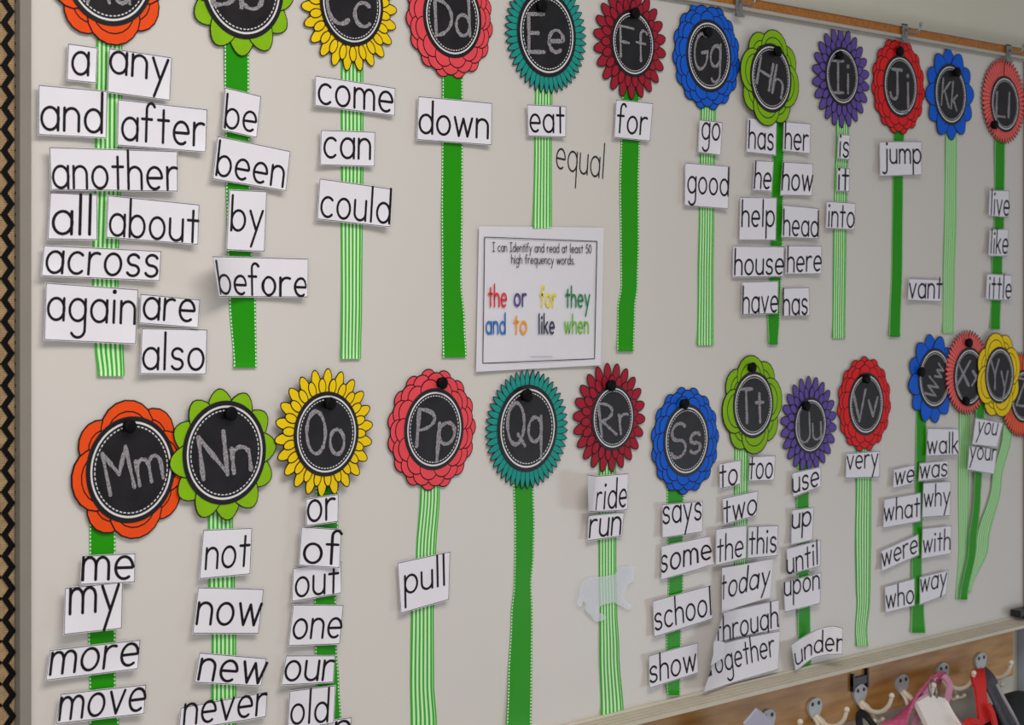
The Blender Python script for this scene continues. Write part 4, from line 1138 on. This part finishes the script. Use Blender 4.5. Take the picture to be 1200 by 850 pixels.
def bag_body(name, matn, parent, c, sx, sy, sz):
    """soft rounded bag body, top at c"""
    m = MB(); n, k = 20, 12; v = []; f = []
    for i in range(k + 1):
        t = i / k; zz = -sz * t
        r = min(1.0, (sin(pi * min(.5, t * 1.6 + .03)))) ** .5 * (1 - .12 * max(0, t - .8) / .2)
        for j in range(n):
            a = 2 * pi * j / n; ca, sa = cos(a), sin(a)
            ex = abs(ca) ** .55 * (1 if ca >= 0 else -1); ey = abs(sa) ** .55 * (1 if sa >= 0 else -1)
            v.append((c[0] + sx / 2 * r * ex, c[1] + sy / 2 * r * ey, c[2] + zz))
    for i in range(k):
        for j in range(n): f.append((i * n + j, (i + 1) * n + j, (i + 1) * n + (j + 1) % n, i * n + (j + 1) % n))
    f += [tuple(range(n)), tuple(reversed(range(k * n, (k + 1) * n)))]
    m.add(v, f); return m.build(name, matn, parent, smooth=True, fix=True)


# pink bag
hk = hooks[4]
pb = empty('pink_bag', (hk.x, -.06, hk.z - .36)); tag(pb, 'pink school bag hanging by its straps from the hook left of the red bag', 'school bag')
bag_body('body', 'pink_fabric', pb, (hk.x - .07, -.050, hk.z - .075), .20, .07, .28)
m = MB(); band(m, [at(1105, 793, .02), at(1098, 796, .03), at(1085, 806, .04), at(1068, 824, .055), at(1052, 846, .065), at(1040, 866, .07)], [.020, .046], (1, 0, .5), .005); m.build('shoulder_strap', 'pink_fabric', pb, smooth=False)
m = MB(); band(m, [at(1102, 792, .024), at(1108, 795, .034), at(1113, 803, .04), at(1110, 818, .045), at(1103, 834, .05)], .014, (1, 0, .3), .004); m.build('hanging_loop', 'pale_pink', pb)
m = MB(); band(m, [at(1096, 797, .03), at(1091, 800, .04), at(1085, 812, .048), at(1079, 830, .055), at(1072, 852, .06)], .016, (1, 0, .3), .004); m.build('side_strap', 'pale_pink', pb)

# white glossy tag with a silver clip in front of the pink bag
q = [at(1074.5, 823.5, .075), at(1091, 814.5, .068), at(1108, 819, .070), at(1134, 868, .120), at(1098, 872, .122)]
tg = empty('bag_tag', q[4]); tag(tg, 'glossy white tag on a silver clip in front of the pink bag', 'tag')
m = MB(); fr = list(reversed(q)); m.prism(fr, [p + Vector((.002, .012, 0)) for p in fr]); m.build('tag_body', 'white_gloss', tg, fix=True)
m = MB(); m.tube([at(1091, 817, .072), at(1090, 810, .07), at(1089, 803, .07), at(1092, 797, .06), at(1096, 800, .066), at(1097, 810, .07), at(1098, 818, .072)], .0022, 8); m.build('clip', 'steel', tg, smooth=True)
m = MB(); band(m, [at(1108.5, 822, .076), at(1116, 836, .090), at(1125, 850, .106), at(1132, 864, .120)], .004, (1, 0, .3), .004); m.build('edge_strip', 'white_gloss', tg)

# red and black bag
hk = hooks[5]
rb = empty('red_bag', (hk.x, -.07, hk.z - .36)); tag(rb, 'black and red school bag on the rightmost coat hook', 'school bag')
bag_body('body', 'black_fabric', rb, (hk.x + .03, -.060, hk.z - .062), .21, .08, .30)
m = MB(); band(m, [at(1147, 785, .03), at(1146, 790, .06), at(1147, 802, .085), at(1150, 818, .098), at(1152, 836, .105), at(1154, 848, .108)], [.024, .040], (1, 0, 0), .005); m.build('red_strap', 'red_fabric', rb)
m = MB(); band(m, [at(1149, 787, .03), at(1154, 792, .06), at(1160, 801, .085), at(1167, 814, .098), at(1176, 832, .105), at(1186, 852, .106)], [.026, .040], (1, 0, .4), .005); m.build('grey_strap', 'grey_fabric', rb)
m = MB(); m.tube([at(1168, 802, .10), at(1176, 818, .112), at(1186, 836, .12), at(1196, 856, .12)], .0035, 8); m.build('piping', 'grey_piping', rb, smooth=True)
m = MB(); band(m, [at(1133, 853, .125), at(1137, 846, .128), at(1143, 846, .128), at(1146, 854, .125)], .012, (0, -1, 0), .010); m.build('grab_handle', 'red_fabric', rb)
m = MB(); band(m, [at(1158, 826, .112), at(1163, 838, .118), at(1167, 856, .12)], .014, (1, 0, 0), .005); m.build('front_trim', 'red_fabric', rb)
# dark bag strap on the third and second hooks
hk = hooks[2]
bk_ = empty('black_bag', (hk.x, -.06, hk.z - .36)); tag(bk_, 'black bag hanging by a thin strap from the hook under the bracket', 'school bag')
bag_body('body', 'black_fabric', bk_, (hk.x, -.08, hk.z - .105), .16, .09, .25)
m = MB(); band(m, [at(1010, 858, .07), at(1006.5, 845, .055), at(1008, 835, .035), at(1012, 836, .04), at(1018, 843, .055), at(1030, 858, .07)], .012, (1, 0, .2), .004); m.build('strap', 'black_fabric', bk_)
hk = hooks[1]
bk_ = empty('dark_jacket', (hk.x, -.06, hk.z - .45)); tag(bk_, 'black jacket collar just visible on the second hook from left', 'jacket')
bag_body('body', 'black_fabric', bk_, (hk.x - .006, -.050, hk.z - .030), .05, .05, .35)

# lavender paper corner poking up below the tray
q = [at(887, 832.5, .08), at(872, 850, .08), at(878, 880, .08), at(915, 874, .08), at(905, 846, .08)]
m = MB(); m.prism(q, [p + Vector((.003, .004, .003)) for p in q])
tag(m.build('folder', 'lavender_paper', fix=True), 'pale lavender folder corner poking up below the marker tray', 'folder')
